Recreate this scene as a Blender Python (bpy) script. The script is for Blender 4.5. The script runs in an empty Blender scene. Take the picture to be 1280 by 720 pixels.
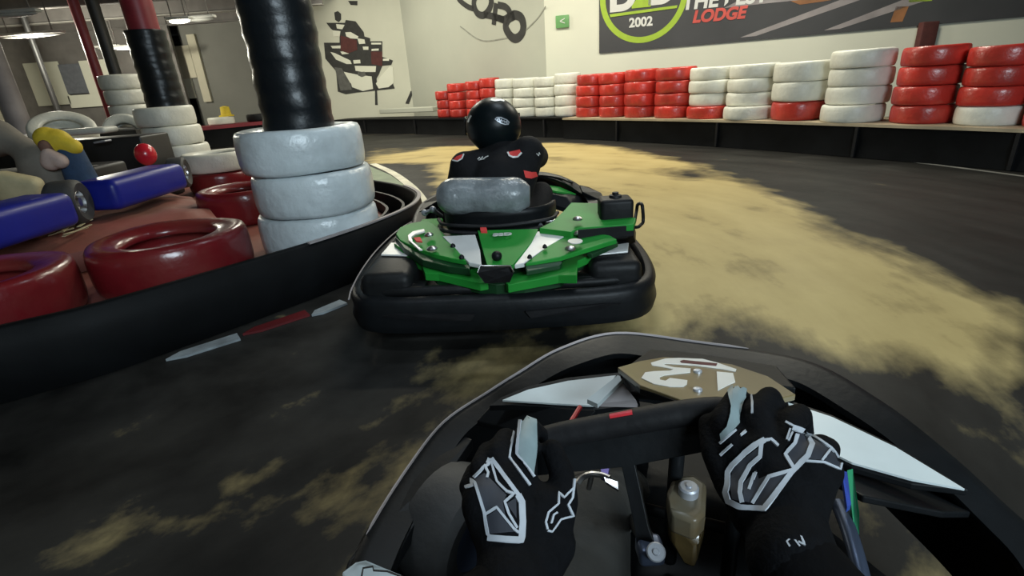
import bpy, bmesh, math, random
from mathutils import Vector, Matrix, noise
from mathutils.bvhtree import BVHTree

random.seed(7)
S = bpy.context.scene
COL = S.collection
PI = math.pi

# ------------------------------------------------------------------ camera
CAM_H = 1.02
FPX = 640.0
pitch, roll = math.radians(21.9), math.radians(3.96)
fw = Vector((0, math.cos(pitch), -math.sin(pitch)))
u0 = Vector((0, math.sin(pitch), math.cos(pitch)))
r0 = Vector((1, 0, 0))
RT = math.cos(roll) * r0 - math.sin(roll) * u0
UP = math.sin(roll) * r0 + math.cos(roll) * u0
CP = Vector((0, 0, CAM_H))
cam = bpy.data.cameras.new('camera')
cam.sensor_width = 36.0
cam.lens = FPX * 36.0 / 1280.0
cam.clip_start = 0.03
cam.clip_end = 200
co = bpy.data.objects.new('camera', cam)
COL.objects.link(co)
m = Matrix((RT, UP, -fw)).transposed().to_4x4()
m.translation = CP
co.matrix_world = m
S.camera = co

# ------------------------------------------------------------------ light, exposure
S.view_settings.view_transform = 'Standard'
S.view_settings.look = 'None'
S.view_settings.exposure = 0.0
S.view_settings.gamma = 1.0
S.view_settings.use_curve_mapping = False
W = bpy.data.worlds.new('world')
S.world = W
W.use_nodes = True
W.node_tree.nodes['Background'].inputs[0].default_value = (0.55, 0.6, 0.7, 1)
W.node_tree.nodes['Background'].inputs[1].default_value = 0.05

# ceiling lamps: (x, y, z, sx, sy, watt, colour)
WARM = (1.0, 0.96, 0.80)
COOL = (0.78, 0.90, 1.0)
LAMPS = [
    (0.2, 6.6, 4.25, 1.5, .30, 95, WARM, 180),
    (3.4, 6.8, 4.25, 1.5, .30, 80, WARM, 180),
    (0.8, 8.8, 4.25, 1.5, .30, 125, WARM, 180),
    (4.6, 7.6, 4.25, 1.5, .30, 100, WARM, 180),
    (-2.6, 10.2, 4.25, 1.5, .30, 150, WARM, 180),
    (-3.2, 12.2, 4.25, 1.5, .30, 120, WARM, 180),
    (0.9, 3.1, 3.7, 1.2, .30, 13, COOL, 105),  # added cool fill, spread narrowed to fall off towards the left floor
    (-0.6, 1.1, 3.2, .9, .25, 4.0, COOL, 75),  # added weak fill for the hands and nose
]


# added cool fill behind the camera, shaped as a window: centre, size, watt
REAR_FILL = (1.9, -2.70, 2.35, 2.2, 1.3, 250, (0.74, 0.90, 1.0))


def ray(x, y):
    return fw + RT * ((x - 640) / FPX) - UP * ((y - 360) / FPX)


def G(x, y, z=0.0):            # the point at height z seen at photo position x, y
    d = ray(x, y)
    return CP + d * ((z - CAM_H) / d.z)


def D(x, y, Y):                # the point at ground distance Y
    d = ray(x, y)
    return CP + d * (Y / d.y)


def on_plane(px, py, p0, n):
    d = ray(px, py)
    return CP + d * ((p0 - CP).dot(n) / d.dot(n))


def K(x, y, d):                # the point at depth d
    return CP + ray(x, y) * d


# ------------------------------------------------------------------ materials
def nd(nt, t, **kw):
    n = nt.nodes.new(t)
    for k, v in kw.items():
        setattr(n, k, v)
    return n


def mat(name, c, rough=.5, metal=0.0, var=.12, scale=9.0, bump=.0, coat=0.0, dirt=None, dirt_amt=.5, emit=None, estr=0, alpha=1, spec=.5, trans=0, bscale=None):
    mt = bpy.data.materials.new(name)
    mt.use_nodes = True
    nt = mt.node_tree
    b = nt.nodes['Principled BSDF']
    tc = nd(nt, 'ShaderNodeTexCoord')
    nz = nd(nt, 'ShaderNodeTexNoise')
    nz.inputs['Scale'].default_value = scale
    nz.inputs['Detail'].default_value = 5
    nt.links.new(tc.outputs['Object'], nz.inputs['Vector'])
    rp = nd(nt, 'ShaderNodeValToRGB')
    lo = [max(0, v * (1 - var)) for v in c]
    hi = [min(1, v * (1 + var)) for v in c]
    rp.color_ramp.elements[0].position = .3
    rp.color_ramp.elements[1].position = .7
    rp.color_ramp.elements[0].color = (*lo, 1)
    rp.color_ramp.elements[1].color = (*hi, 1)
    nt.links.new(nz.outputs['Fac'], rp.inputs['Fac'])
    out = rp.outputs['Color']
    if dirt:
        n2 = nd(nt, 'ShaderNodeTexNoise')
        n2.inputs['Scale'].default_value = scale * .35
        n2.inputs['Detail'].default_value = 8
        n2.inputs['Roughness'].default_value = .65
        nt.links.new(tc.outputs['Object'], n2.inputs['Vector'])
        r2 = nd(nt, 'ShaderNodeValToRGB')
        r2.color_ramp.elements[0].position = .45
        r2.color_ramp.elements[1].position = .72
        r2.color_ramp.elements[0].color = (0, 0, 0, 1)
        r2.color_ramp.elements[1].color = (dirt_amt,) * 3 + (1,)
        nt.links.new(n2.outputs['Fac'], r2.inputs['Fac'])
        mx = nd(nt, 'ShaderNodeMixRGB')
        nt.links.new(r2.outputs['Color'], mx.inputs['Fac'])
        nt.links.new(out, mx.inputs[1])
        mx.inputs[2].default_value = (*dirt, 1)
        out = mx.outputs['Color']
    nt.links.new(out, b.inputs['Base Color'])
    b.inputs['Roughness'].default_value = rough
    b.inputs['Metallic'].default_value = metal
    b.inputs['Coat Weight'].default_value = coat
    b.inputs['Coat Roughness'].default_value = .15
    b.inputs['Specular IOR Level'].default_value = spec
    b.inputs['Transmission Weight'].default_value = trans
    b.inputs['Alpha'].default_value = alpha
    if emit:
        b.inputs['Emission Color'].default_value = (*emit, 1)
        b.inputs['Emission Strength'].default_value = estr
    if bump:
        n3 = nd(nt, 'ShaderNodeTexNoise')
        n3.inputs['Scale'].default_value = bscale or scale * 3
        n3.inputs['Detail'].default_value = 6
        nt.links.new(tc.outputs['Object'], n3.inputs['Vector'])
        bp = nd(nt, 'ShaderNodeBump')
        bp.inputs['Strength'].default_value = bump
        bp.inputs['Distance'].default_value = .02
        nt.links.new(n3.outputs['Fac'], bp.inputs['Height'])
        nt.links.new(bp.outputs['Normal'], b.inputs['Normal'])
    return mt


M = {}
M['wall'] = mat('white_wall_paint', (.60, .60, .49), .85, var=.05, scale=.8, bump=.05, bscale=20, dirt=(.42, .43, .35), dirt_amt=.45)
M['wall2'] = mat('grey_wall_paint', (.47, .48, .40), .85, var=.07, scale=.6, bump=.05, bscale=20, dirt=(.35, .36, .33), dirt_amt=.5)
M['wall3'] = mat('cream_wall_paint', (.72, .72, .60), .85, var=.05, scale=.7, bump=.04, bscale=20)
M['dimwall'] = mat('dimmed_wall_paint', (.17, .17, .15), .85, var=.1, scale=.9)  # mural wall paint darkened to stand for dimmer light
M['hallwall'] = mat('hall_wall_paint', (.50, .47, .36), .85, var=.1, scale=.6)
M['ceiling'] = mat('dark_ceiling', (.055, .053, .047), .9, var=.3, scale=1.2)
M['beam'] = mat('grey_beam_steel', (.16, .15, .14), .7, var=.2, scale=3)
M['flange'] = mat('pale_beam_flange', (.32, .31, .28), .7, var=.2, scale=3)
M['white_t'] = mat('white_tyre_paint', (.74, .74, .66), .42, var=.05, scale=7, bump=.25, bscale=22, dirt=(.30, .30, .27), dirt_amt=.38)
M['white_t2'] = mat('bluish_white_tyre_paint', (.62, .68, .70), .30, var=.06, scale=5, bump=.5, bscale=13, dirt=(.26, .28, .29), dirt_amt=.6, coat=.1)
M['red_t'] = mat('red_tyre_paint', (.55, .04, .028), .33, var=.2, scale=6, bump=.25, bscale=22, dirt=(.06, .015, .014), dirt_amt=.5, coat=.2)
M['dred_t'] = mat('dark_red_tyre_paint', (.17, .010, .014), .28, var=.15, scale=4, bump=.2, bscale=16, dirt=(.19, .07, .05), dirt_amt=.5, coat=.3)
M['tarp'] = mat('dusty_red_cloth', (.26, .075, .055), .6, var=.2, scale=3, bump=.2, bscale=9, dirt=(.20, .12, .08), dirt_amt=.8)
M['rubber'] = mat('black_rubber', (.008, .008, .009), .6, spec=.3, var=.25, scale=14, bump=.1)
M['tyre'] = mat('kart_tyre_rubber', (.04, .04, .04), .65, var=.2, scale=14, bump=.1)
M['belt'] = mat('black_barrier_rubber', (.0035, .004, .0045), .55, var=.35, scale=3, bump=.12, bscale=8, dirt=(.009, .010, .011), dirt_amt=.7, spec=.12)
M['wood'] = mat('tan_board_edge', (.40, .33, .22), .7, var=.2, scale=4)
M['cream'] = mat('cream_paint_line', (.62, .60, .48), .6, var=.12, scale=6, dirt=(.3, .28, .2), dirt_amt=.5)
M['linegrey'] = mat('worn_floor_line', (.20, .195, .175), .6, var=.3, scale=5)
M['greenfloor'] = mat('green_floor_paint', (.17, .22, .14), .6, var=.2, scale=4)
M['kerbwhite'] = mat('worn_white_kerb_paint', (.30, .34, .36), .6, var=.2, scale=9, dirt=(.05, .05, .05), dirt_amt=.7)
M['redline'] = mat('red_floor_paint', (.11, .008, .010), .5, var=.2, scale=6)
M['plastic'] = mat('black_moulded_plastic', (.006, .007, .008), .45, var=.2, scale=18, bump=.05, dirt=(.010, .010, .011), dirt_amt=.5, spec=.2)
M['plastic2'] = mat('worn_black_plastic', (.007, .0075, .008), .5, var=.25, scale=12, bump=.08, spec=.2)
M['wrap'] = mat('glossy_black_wrap', (.005, .008, .011), .34, var=.2, scale=5, bump=.4, bscale=7, coat=.0, spec=.4)
M['redpaint'] = mat('red_pillar_paint', (.22, .02, .03), .45, var=.2, scale=4)
M['green'] = mat('green_bodywork', (.018, .24, .032), .48, var=.12, scale=5, spec=.16, dirt=(.04, .22, .04), dirt_amt=.4)
M['dgreen'] = mat('dark_green_bodywork', (.008, .045, .014), .4, var=.2, scale=6)
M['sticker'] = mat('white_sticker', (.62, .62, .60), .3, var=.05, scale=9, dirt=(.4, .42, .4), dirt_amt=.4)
M['sticker2'] = mat('pale_blue_white_sticker', (.66, .73, .74), .3, var=.05, scale=9, dirt=(.5, .56, .56), dirt_amt=.5)
M['steel'] = mat('bare_steel', (.5, .5, .5), .3, metal=1, var=.15)
M['dsteel'] = mat('dark_blue_steel', (.07, .09, .14), .35, metal=.6, var=.15)
M['bolt'] = mat('grey_bolt_steel', (.42, .44, .48), .4, metal=.5, var=.1)
M['tape'] = mat('grey_duct_tape', (.19, .21, .22), .30, var=.25, scale=12, bump=.8, bscale=12, dirt=(.08, .09, .10), dirt_amt=.5, coat=.15)
M['helmet'] = mat('gloss_black_helmet', (.004, .007, .008), .36, var=.1, spec=.18)
M['visor'] = mat('dark_visor', (.02, .02, .022), .1, coat=.6)
M['suit'] = mat('black_race_suit', (.006, .006, .007), .85, var=.2, scale=30, bump=.15, spec=.2)
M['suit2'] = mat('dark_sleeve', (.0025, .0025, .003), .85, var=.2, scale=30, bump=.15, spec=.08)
M['trouser'] = mat('grey_trouser_cloth', (.034, .034, .031), .85, var=.25, scale=14, bump=.35, bscale=18)
M['redcloth'] = mat('red_patch_cloth', (.62, .045, .04), .7, var=.1)
M['glove'] = mat('black_glove_fabric', (.003, .0033, .0042), .85, var=.25, scale=60, bump=.2, spec=.1)
M['gloveprint'] = mat('silver_grey_glove_print', (.40, .43, .47), .5, var=.08, scale=40)
M['glovepanel'] = mat('dark_grey_glove_panel', (.022, .025, .034), .6, var=.15, scale=50)
M['guard'] = mat('pale_grey_glove_guard', (.20, .26, .27), .45, var=.12, scale=30)
M['plate'] = mat('olive_gold_number_plate', (.20, .155, .075), .3, var=.12, scale=8, coat=.4)
M['white'] = mat('off_white_print', (.70, .70, .66), .4, var=.05)
M['tank'] = mat('translucent_tank_plastic', (.13, .125, .095), .35, var=.2, scale=14, dirt=(.12, .07, .02), dirt_amt=.8, trans=.1)
M['amber'] = mat('amber_fuel_band', (.11, .075, .03), .25, var=.35, scale=18, coat=.6)
M['redrod'] = mat('red_strap', (.55, .03, .04), .4, var=.1)
M['purple'] = mat('purple_anodised', (.12, .10, .33), .3, metal=.6, var=.1)
M['greenstrip'] = mat('green_strip', (.01, .22, .09), .4, var=.1)
M['bluestrip'] = mat('blue_strip', (.03, .06, .30), .4, var=.1)
M['blue'] = mat('royal_blue_plastic', (.010, .016, .22), .4, var=.12, scale=5, coat=.05, spec=.3)
M['banner'] = mat('dark_banner_print', (.055, .055, .058), .6, var=.15, scale=1.2)
M['lime'] = mat('lime_green_print', (.36, .52, .04), .6, var=.08)
M['bred'] = mat('banner_red_print', (.62, .09, .07), .6, var=.12)
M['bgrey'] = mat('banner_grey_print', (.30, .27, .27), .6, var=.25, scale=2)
M['bbrown'] = mat('banner_brown_print', (.30, .13, .05), .6, var=.3, scale=3)
M['ink'] = mat('black_wall_paint', (.035, .035, .032), .8, var=.2)
M['ink2'] = mat('grey_wall_ink', (.11, .11, .10), .8, var=.2)
M['crack'] = mat('faint_wall_mark', (.27, .275, .23), .85, var=.15)
M['dredink'] = mat('dark_red_wall_ink', (.09, .025, .022), .8, var=.2)
M['signgreen'] = mat('exit_sign_green', (.14, .34, .12), .5, var=.1)
M['lamp'] = mat('lit_lamp_glass', (.9, .9, .85), .4, emit=(1, .97, .85), estr=9)
M['sky'] = mat('lit_skylight_glass', (.6, .7, .8), .4, emit=(.62, .74, .85), estr=1.0)
M['housing'] = mat('lamp_housing', (.45, .45, .42), .5)
M['yellow'] = mat('yellow_cloth', (.62, .46, .03), .7, var=.12, scale=12, bump=.2)
M['skinpink'] = mat('pale_pink_plush', (.46, .35, .31), .8, var=.1, scale=14, bump=.2)
M['brownface'] = mat('brown_plush', (.16, .085, .06), .8, var=.1)
M['bluecloth'] = mat('dark_blue_cloth', (.02, .05, .11), .8, var=.2, scale=12, bump=.2)
M['tan'] = mat('grey_tan_canvas', (.20, .18, .15), .8, var=.2, scale=4, bump=.3)
M['cushion'] = mat('cream_cushion', (.46, .40, .24), .8, var=.15, scale=8, bump=.3)
M['redball'] = mat('red_ball_rubber', (.55, .015, .03), .25, coat=.4)
M['darkbox'] = mat('black_cabinet', (.014, .014, .014), .5, var=.3, scale=5)
M['greydoor'] = mat('blue_grey_door', (.13, .14, .16), .6, var=.15)
M['card'] = mat('pale_card', (.6, .6, .5), .7)


def floor_material():
    mt = bpy.data.materials.new('worn_track_floor')
    mt.use_nodes = True
    nt = mt.node_tree
    L = nt.links
    b = nt.nodes['Principled BSDF']
    tc = nd(nt, 'ShaderNodeTexCoord')
    sep = nd(nt, 'ShaderNodeSeparateXYZ')
    L.new(tc.outputs['Object'], sep.inputs[0])

    def mth(op, a, bb=None):
        n = nd(nt, 'ShaderNodeMath', operation=op)
        for i, v in enumerate((a, bb)):
            if v is None:
                continue
            if isinstance(v, (int, float)):
                n.inputs[i].default_value = v
            else:
                L.new(v, n.inputs[i])
        return n.outputs[0]
    # driving direction runs round the island: stretch the wear along it
    dx = mth('SUBTRACT', sep.outputs[0], -2.0)
    dy = mth('SUBTRACT', sep.outputs[1], 2.5)
    rad = mth('SQRT', mth('ADD', mth('MULTIPLY', dx, dx), mth('MULTIPLY', dy, dy)))
    ang = mth('ARCTAN2', dy, dx)
    cmb = nd(nt, 'ShaderNodeCombineXYZ')
    L.new(mth('MULTIPLY', rad, 3.2), cmb.inputs[0])
    L.new(mth('MULTIPLY', ang, 3.6), cmb.inputs[1])
    n1 = nd(nt, 'ShaderNodeTexNoise')
    n1.inputs['Scale'].default_value = 1.0
    n1.inputs['Detail'].default_value = 7
    n1.inputs['Roughness'].default_value = .6
    L.new(cmb.outputs[0], n1.inputs['Vector'])
    n2 = nd(nt, 'ShaderNodeTexNoise')
    n2.inputs['Scale'].default_value = 2.2
    n2.inputs['Detail'].default_value = 8
    n2.inputs['Roughness'].default_value = .65
    L.new(tc.outputs['Object'], n2.inputs['Vector'])
    at = nd(nt, 'ShaderNodeAttribute', attribute_name='sand')
    nn = mth('ADD', mth('MULTIPLY', n1.outputs['Fac'], .65), mth('MULTIPLY', n2.outputs['Fac'], .35))
    v = mth('ADD', at.outputs['Fac'], mth('MULTIPLY', mth('SUBTRACT', nn, .5), 2.3))
    rp = nd(nt, 'ShaderNodeValToRGB')
    rp.color_ramp.elements[0].position = .26
    rp.color_ramp.elements[1].position = .90
    rp.color_ramp.elements[0].color = (0, 0, 0, 1)
    rp.color_ramp.elements[1].color = (1, 1, 1, 1)
    L.new(v, rp.inputs['Fac'])
    # asphalt colour
    ra = nd(nt, 'ShaderNodeValToRGB')
    ra.color_ramp.elements[0].position = .3
    ra.color_ramp.elements[1].position = .75
    ra.color_ramp.elements[0].color = (.007, .0068, .0062, 1)
    ra.color_ramp.elements[1].color = (.034, .033, .030, 1)
    L.new(n1.outputs['Fac'], ra.inputs['Fac'])
    rs = nd(nt, 'ShaderNodeValToRGB')
    rs.color_ramp.elements[0].position = .3
    rs.color_ramp.elements[1].position = .7
    rs.color_ramp.elements[0].color = (.34, .26, .105, 1)
    rs.color_ramp.elements[1].color = (.50, .40, .185, 1)
    L.new(nn, rs.inputs['Fac'])
    mx = nd(nt, 'ShaderNodeMixRGB')
    L.new(rp.outputs['Color'], mx.inputs['Fac'])
    L.new(ra.outputs['Color'], mx.inputs[1])
    L.new(rs.outputs['Color'], mx.inputs[2])
    L.new(mx.outputs['Color'], b.inputs['Base Color'])
    b.inputs['Specular IOR Level'].default_value = .16
    rr = mth('ADD', .42, mth('MULTIPLY', n2.outputs['Fac'], .3))
    L.new(rr, b.inputs['Roughness'])
    bp = nd(nt, 'ShaderNodeBump')
    bp.inputs['Strength'].default_value = .12
    bp.inputs['Distance'].default_value = .02
    L.new(n2.outputs['Fac'], bp.inputs['Height'])
    L.new(bp.outputs['Normal'], b.inputs['Normal'])
    return mt


M['floor'] = floor_material()

# ------------------------------------------------------------------ helpers


def link(o, parent=None):
    COL.objects.link(o)
    if parent:
        o.parent = parent
    return o


def tag(o, label=None, cat=None, group=None, kind=None):
    if label:
        o['label'] = label
    if cat:
        o['category'] = cat
    if group:
        o['group'] = group
    if kind:
        o['kind'] = kind
    return o


def thing(name, label, cat, loc=(0, 0, 0), rz=0.0, group=None):
    o = bpy.data.objects.new(name, None)
    o.empty_display_size = .1
    link(o)
    o.location = loc
    o.rotation_euler = (0, 0, rz)
    o.matrix_basis = Matrix.Translation(Vector(loc)) @ Matrix.Rotation(rz, 4, 'Z')
    return tag(o, label, cat, group)


def world(o):
    mm = o.matrix_basis.copy()
    while o.parent:
        o = o.parent
        mm = o.matrix_basis @ mm
    return mm


def mesh_obj(name, bm, mt, parent=None, smooth=True, is_world=False, bevel=0, bseg=2, subsurf=0, angle=40):
    """links a bmesh as one object; is_world: the vertices are in world space"""
    if is_world and parent:
        bmesh.ops.transform(bm, matrix=world(parent).inverted(), verts=bm.verts)
    bmesh.ops.recalc_face_normals(bm, faces=bm.faces)
    me = bpy.data.meshes.new(name)
    bm.to_mesh(me)
    bm.free()
    o = bpy.data.objects.new(name, me)
    for k in (mt if isinstance(mt, (list, tuple)) else [mt]):
        me.materials.append(k)
    link(o, parent)
    if smooth:
        me.polygons.foreach_set('use_smooth', [True] * len(me.polygons))
        try:
            me.set_sharp_from_angle(angle=math.radians(angle))
        except Exception:
            pass
    if bevel:
        b = o.modifiers.new('bevel', 'BEVEL')
        b.width = bevel
        b.segments = bseg
        b.limit_method = 'ANGLE'
        b.angle_limit = math.radians(35)
    if subsurf:
        s = o.modifiers.new('subsurf', 'SUBSURF')
        s.levels = s.render_levels = subsurf
    return o


def box(bm, c, s, rot=None):
    mm = Matrix.Translation(Vector(c)) @ (rot or Matrix()) @ Matrix.Diagonal((s[0], s[1], s[2], 1))
    return bmesh.ops.create_cube(bm, size=1, matrix=mm)['verts']


def lathe(bm, prof, seg=32, mx=None, closed=False):
    """prof: (r, z) list revolved about z"""
    rings = []
    mx = mx or Matrix()
    for r, z in prof:
        rings.append([bm.verts.new(mx @ Vector((r * math.cos(2 * PI * i / seg), r * math.sin(2 * PI * i / seg), z))) for i in range(seg)])
    n = len(rings)
    for k in range(n if closed else n - 1):
        a, b = rings[k], rings[(k + 1) % n]
        for i in range(seg):
            j = (i + 1) % seg
            bm.faces.new((a[i], a[j], b[j], b[i]))
    if not closed:
        for rr in (rings[0], rings[-1]):
            if prof[rings.index(rr)][0] > 1e-4:
                bm.faces.new(rr)
    return rings


def frames(pts, closed=False, up=Vector((0, 0, 1))):
    fr = []
    n = len(pts)
    for i in range(n):
        a = pts[(i - 1) % n] if (closed or i > 0) else pts[i]
        b = pts[(i + 1) % n] if (closed or i < n - 1) else pts[i]
        t = (b - a).normalized()
        s = t.cross(up)
        if s.length < 1e-4:
            s = t.cross(Vector((0, 1, 0)))
        s.normalize()
        fr.append((t, s, s.cross(t).normalized()))
    return fr


def tube(bm, pts, r, seg=10, closed=False, cap=True):
    pts = [Vector(p) for p in pts]
    rr = r if isinstance(r, (list, tuple)) else [r] * len(pts)
    # parallel transport so the tube never twists
    n = len(pts)
    rings = []
    t0 = None
    s = None
    for i in range(n):
        a = pts[(i - 1) % n] if (closed or i > 0) else pts[i]
        b = pts[(i + 1) % n] if (closed or i < n - 1) else pts[i]
        t = (b - a).normalized()
        if s is None:
            s = t.cross(Vector((0, 0, 1)))
            if s.length < 1e-3:
                s = t.cross(Vector((0, 1, 0)))
            s.normalize()
        else:
            s = (s - t * s.dot(t)).normalized()
        q = t.cross(s)
        rings.append([bm.verts.new(pts[i] + (s * math.cos(2 * PI * k / seg) + q * math.sin(2 * PI * k / seg)) * rr[i]) for k in range(seg)])
    for i in range(n if closed else n - 1):
        a, b = rings[i], rings[(i + 1) % n]
        for k in range(seg):
            j = (k + 1) % seg
            bm.faces.new((a[k], a[j], b[j], b[k]))
    if not closed and cap:
        bm.faces.new(rings[0])
        bm.faces.new(rings[-1])


def sweep(bm, pts, section, closed=False):
    """section: list of (side, up) offsets, swept upright along pts"""
    pts = [Vector(p) for p in pts]
    fr = frames(pts, closed)
    rings = []
    for i, p in enumerate(pts):
        t, s, q = fr[i]
        s = Vector((s.x, s.y, 0)).normalized()
        sec = section(i / (len(pts) - 1)) if callable(section) else section
        rings.append([bm.verts.new(p + s * a + Vector((0, 0, 1)) * b) for a, b in sec])
    n = len(rings)
    m_ = len(rings[0])
    for i in range(n if closed else n - 1):
        a, b = rings[i], rings[(i + 1) % n]
        for k in range(m_):
            j = (k + 1) % m_
            bm.faces.new((a[k], a[j], b[j], b[k]))
    if not closed:
        bm.faces.new(rings[0])
        bm.faces.new(rings[-1])


def smooth_path(pts, n=8, closed=False):
    pts = [Vector(p) for p in pts]
    out = []
    N = len(pts)
    rng = range(N if closed else N - 1)
    for i in rng:
        p0 = pts[(i - 1) % N] if (closed or i > 0) else pts[0] * 2 - pts[1]
        p1 = pts[i]
        p2 = pts[(i + 1) % N]
        p3 = pts[(i + 2) % N] if (closed or i < N - 2) else pts[-1] * 2 - pts[-2]
        for k in range(n):
            t = k / n
            out.append(.5 * ((2 * p1) + (-p0 + p2) * t + (2 * p0 - 5 * p1 + 4 * p2 - p3) * t * t + (-p0 + 3 * p1 - 3 * p2 + p3) * t ** 3))
    if not closed:
        out.append(pts[-1])
    return out


def slab(bm, pts, th, down=Vector((0, 0, -1))):
    """a plate: polygon pts thickened along down"""
    pts = [Vector(p) for p in pts]
    a = [bm.verts.new(p) for p in pts]
    b = [bm.verts.new(p + down * th) for p in pts]
    fa = bm.faces.new(a)
    fb = bm.faces.new(b[::-1])
    for i in range(len(a)):
        j = (i + 1) % len(a)
        bm.faces.new((a[i], b[i], b[j], a[j]))
    fa.normal_update()
    fb.normal_update()
    bmesh.ops.triangulate(bm, faces=[fa, fb], ngon_method='EAR_CLIP')


def rbox(bm, c, s, r, rot=None, seg=3):
    """rounded box"""
    vs = box(bm, c, s, rot)
    es = list({e for v in vs for e in v.link_edges})
    bmesh.ops.bevel(bm, geom=es, offset=r, segments=seg, affect='EDGES', profile=.5)


def sphere(bm, c, r, sc=(1, 1, 1), rot=None, u=24, v=16):
    mm = Matrix.Translation(Vector(c)) @ (rot or Matrix()) @ Matrix.Diagonal((sc[0], sc[1], sc[2], 1))
    return bmesh.ops.create_uvsphere(bm, u_segments=u, v_segments=v, radius=r, matrix=mm)['verts']


def align(z, c=(0, 0, 0)):
    z = Vector(z).normalized()
    return Matrix.Translation(Vector(c)) @ z.to_track_quat('Z', 'Y').to_matrix().to_4x4()


def cone_between(bm, p1, r1, p2, r2, seg=20):
    p1, p2 = Vector(p1), Vector(p2)
    d = p2 - p1
    if d.length > 1e-5:
        # tangent cone between the two end spheres
        k = (r1 - r2) / d.length
        k = max(-.9, min(.9, k))
        c = math.sqrt(1 - k * k)
        L = d.length
        lathe(bm, [(r1 * c, r1 * k), (r2 * c, L + r2 * k)], seg, align(d, p1))
    bmesh.ops.create_icosphere(bm, subdivisions=3, radius=r1, matrix=Matrix.Translation(p1))
    bmesh.ops.create_icosphere(bm, subdivisions=3, radius=r2, matrix=Matrix.Translation(p2))


def flesh(name, bones, mt, parent, voxel=.006, smooth=6, ells=()):
    """one continuous body surface grown from tapered limbs, world coordinates"""
    bm = bmesh.new()
    for p1, r1, p2, r2 in bones:
        cone_between(bm, p1, r1, p2, r2)
    for c, sc, rot in ells:
        sphere(bm, c, 1.0, sc, rot)
    me = bpy.data.meshes.new('tmp')
    bm.to_mesh(me)
    bm.free()
    o = bpy.data.objects.new('tmp', me)
    link(o)
    r = o.modifiers.new('r', 'REMESH')
    r.mode = 'VOXEL'
    r.voxel_size = voxel
    s = o.modifiers.new('s', 'SMOOTH')
    s.factor = .5
    s.iterations = smooth
    dg = bpy.context.evaluated_depsgraph_get()
    me2 = bpy.data.meshes.new_from_object(o.evaluated_get(dg))
    bpy.data.objects.remove(o)
    bvh = BVHTree.FromPolygons([v.co.copy() for v in me2.vertices], [tuple(p.vertices) for p in me2.polygons])
    me2.transform(world(parent).inverted() if parent else Matrix())
    me2.materials.clear()
    me2.materials.append(mt)
    me2.polygons.foreach_set('use_smooth', [True] * len(me2.polygons))
    ob = bpy.data.objects.new(name, me2)
    link(ob, parent)
    return ob, bvh


def inside(p, poly):
    x, y = p
    c = False
    j = len(poly) - 1
    for i in range(len(poly)):
        xi, yi = poly[i]
        xj, yj = poly[j]
        if (yi > y) != (yj > y) and x < (xj - xi) * (y - yi) / (yj - yi) + xi:
            c = not c
        j = i
    return c


# prints that hug a surface: lines and patches dropped on it along one fixed direction, then thickened
def hit(bvh, x, y, off, far=None):
    d = ray(x, y).normalized()
    loc, nrm, idx, dist = bvh.ray_cast(CP, d)
    if loc is None:
        return None
    if nrm.dot(d) > 0:
        nrm = -nrm
    return loc + nrm * off


def print_lines(bm, bvh, strokes, off=.0012, th=.0016):
    """strokes: (width, [(x, y)...])"""
    for w, pl in strokes:
        pts = []
        for (x0, y0), (x1, y1) in zip(pl, pl[1:]):
            n = max(1, int(math.hypot(x1 - x0, y1 - y0) / 3))
            for k in range(n):
                pts.append((x0 + (x1 - x0) * k / n, y0 + (y1 - y0) * k / n))
        pts.append(pl[-1])
        prev = None
        for i, (x, y) in enumerate(pts):
            a = pts[max(0, i - 1)]
            b = pts[min(len(pts) - 1, i + 1)]
            tx, ty = b[0] - a[0], b[1] - a[1]
            L = math.hypot(tx, ty) or 1
            nx, ny = -ty / L * w / 2, tx / L * w / 2
            hs = [hit(bvh, x + nx, y + ny, off), hit(bvh, x - nx, y - ny, off)]
            if None in hs:
                prev = None
                continue
            lo = [hit(bvh, x + nx, y + ny, off - th), hit(bvh, x - nx, y - ny, off - th)]
            cur = [bm.verts.new(q) for q in (hs[0], hs[1], lo[1], lo[0])]
            if prev and (hs[0] - prev[0].co).length < .03:
                for k in range(4):
                    j = (k + 1) % 4
                    bm.faces.new((prev[k], prev[j], cur[j], cur[k]))
            prev = cur


def print_patch(bm, bvh, poly, off=.0008, step=3.0):
    b2 = bmesh.new()
    pts = []
    for (x0, y0), (x1, y1) in zip(poly, poly[1:] + poly[:1]):
        n = max(1, int(math.hypot(x1 - x0, y1 - y0) / (step * 2)))
        for k in range(n):
            pts.append((x0 + (x1 - x0) * k / n, y0 + (y1 - y0) * k / n))
    vs = [b2.verts.new((x, y, 0)) for x, y in pts]
    f = b2.faces.new(vs)
    f.normal_update()
    r = bmesh.ops.triangulate(b2, faces=[f], ngon_method='EAR_CLIP')
    for _ in range(3):
        es = [e for e in b2.edges if e.calc_length() > step * 2.2]
        if not es:
            break
        bmesh.ops.subdivide_edges(b2, edges=es, cuts=1)
        bmesh.ops.triangulate(b2, faces=b2.faces)
    mp = {}
    for v in b2.verts:
        h = hit(bvh, v.co.x, v.co.y, off)
        mp[v] = bm.verts.new(h) if h is not None else None
    for f in b2.faces:
        q = [mp[v] for v in f.verts]
        if None not in q and max((q[i].co - q[i - 1].co).length for i in range(len(q))) < .05:
            try:
                bm.faces.new(q)
            except ValueError:
                pass
    b2.free()


FONT = None


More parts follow.
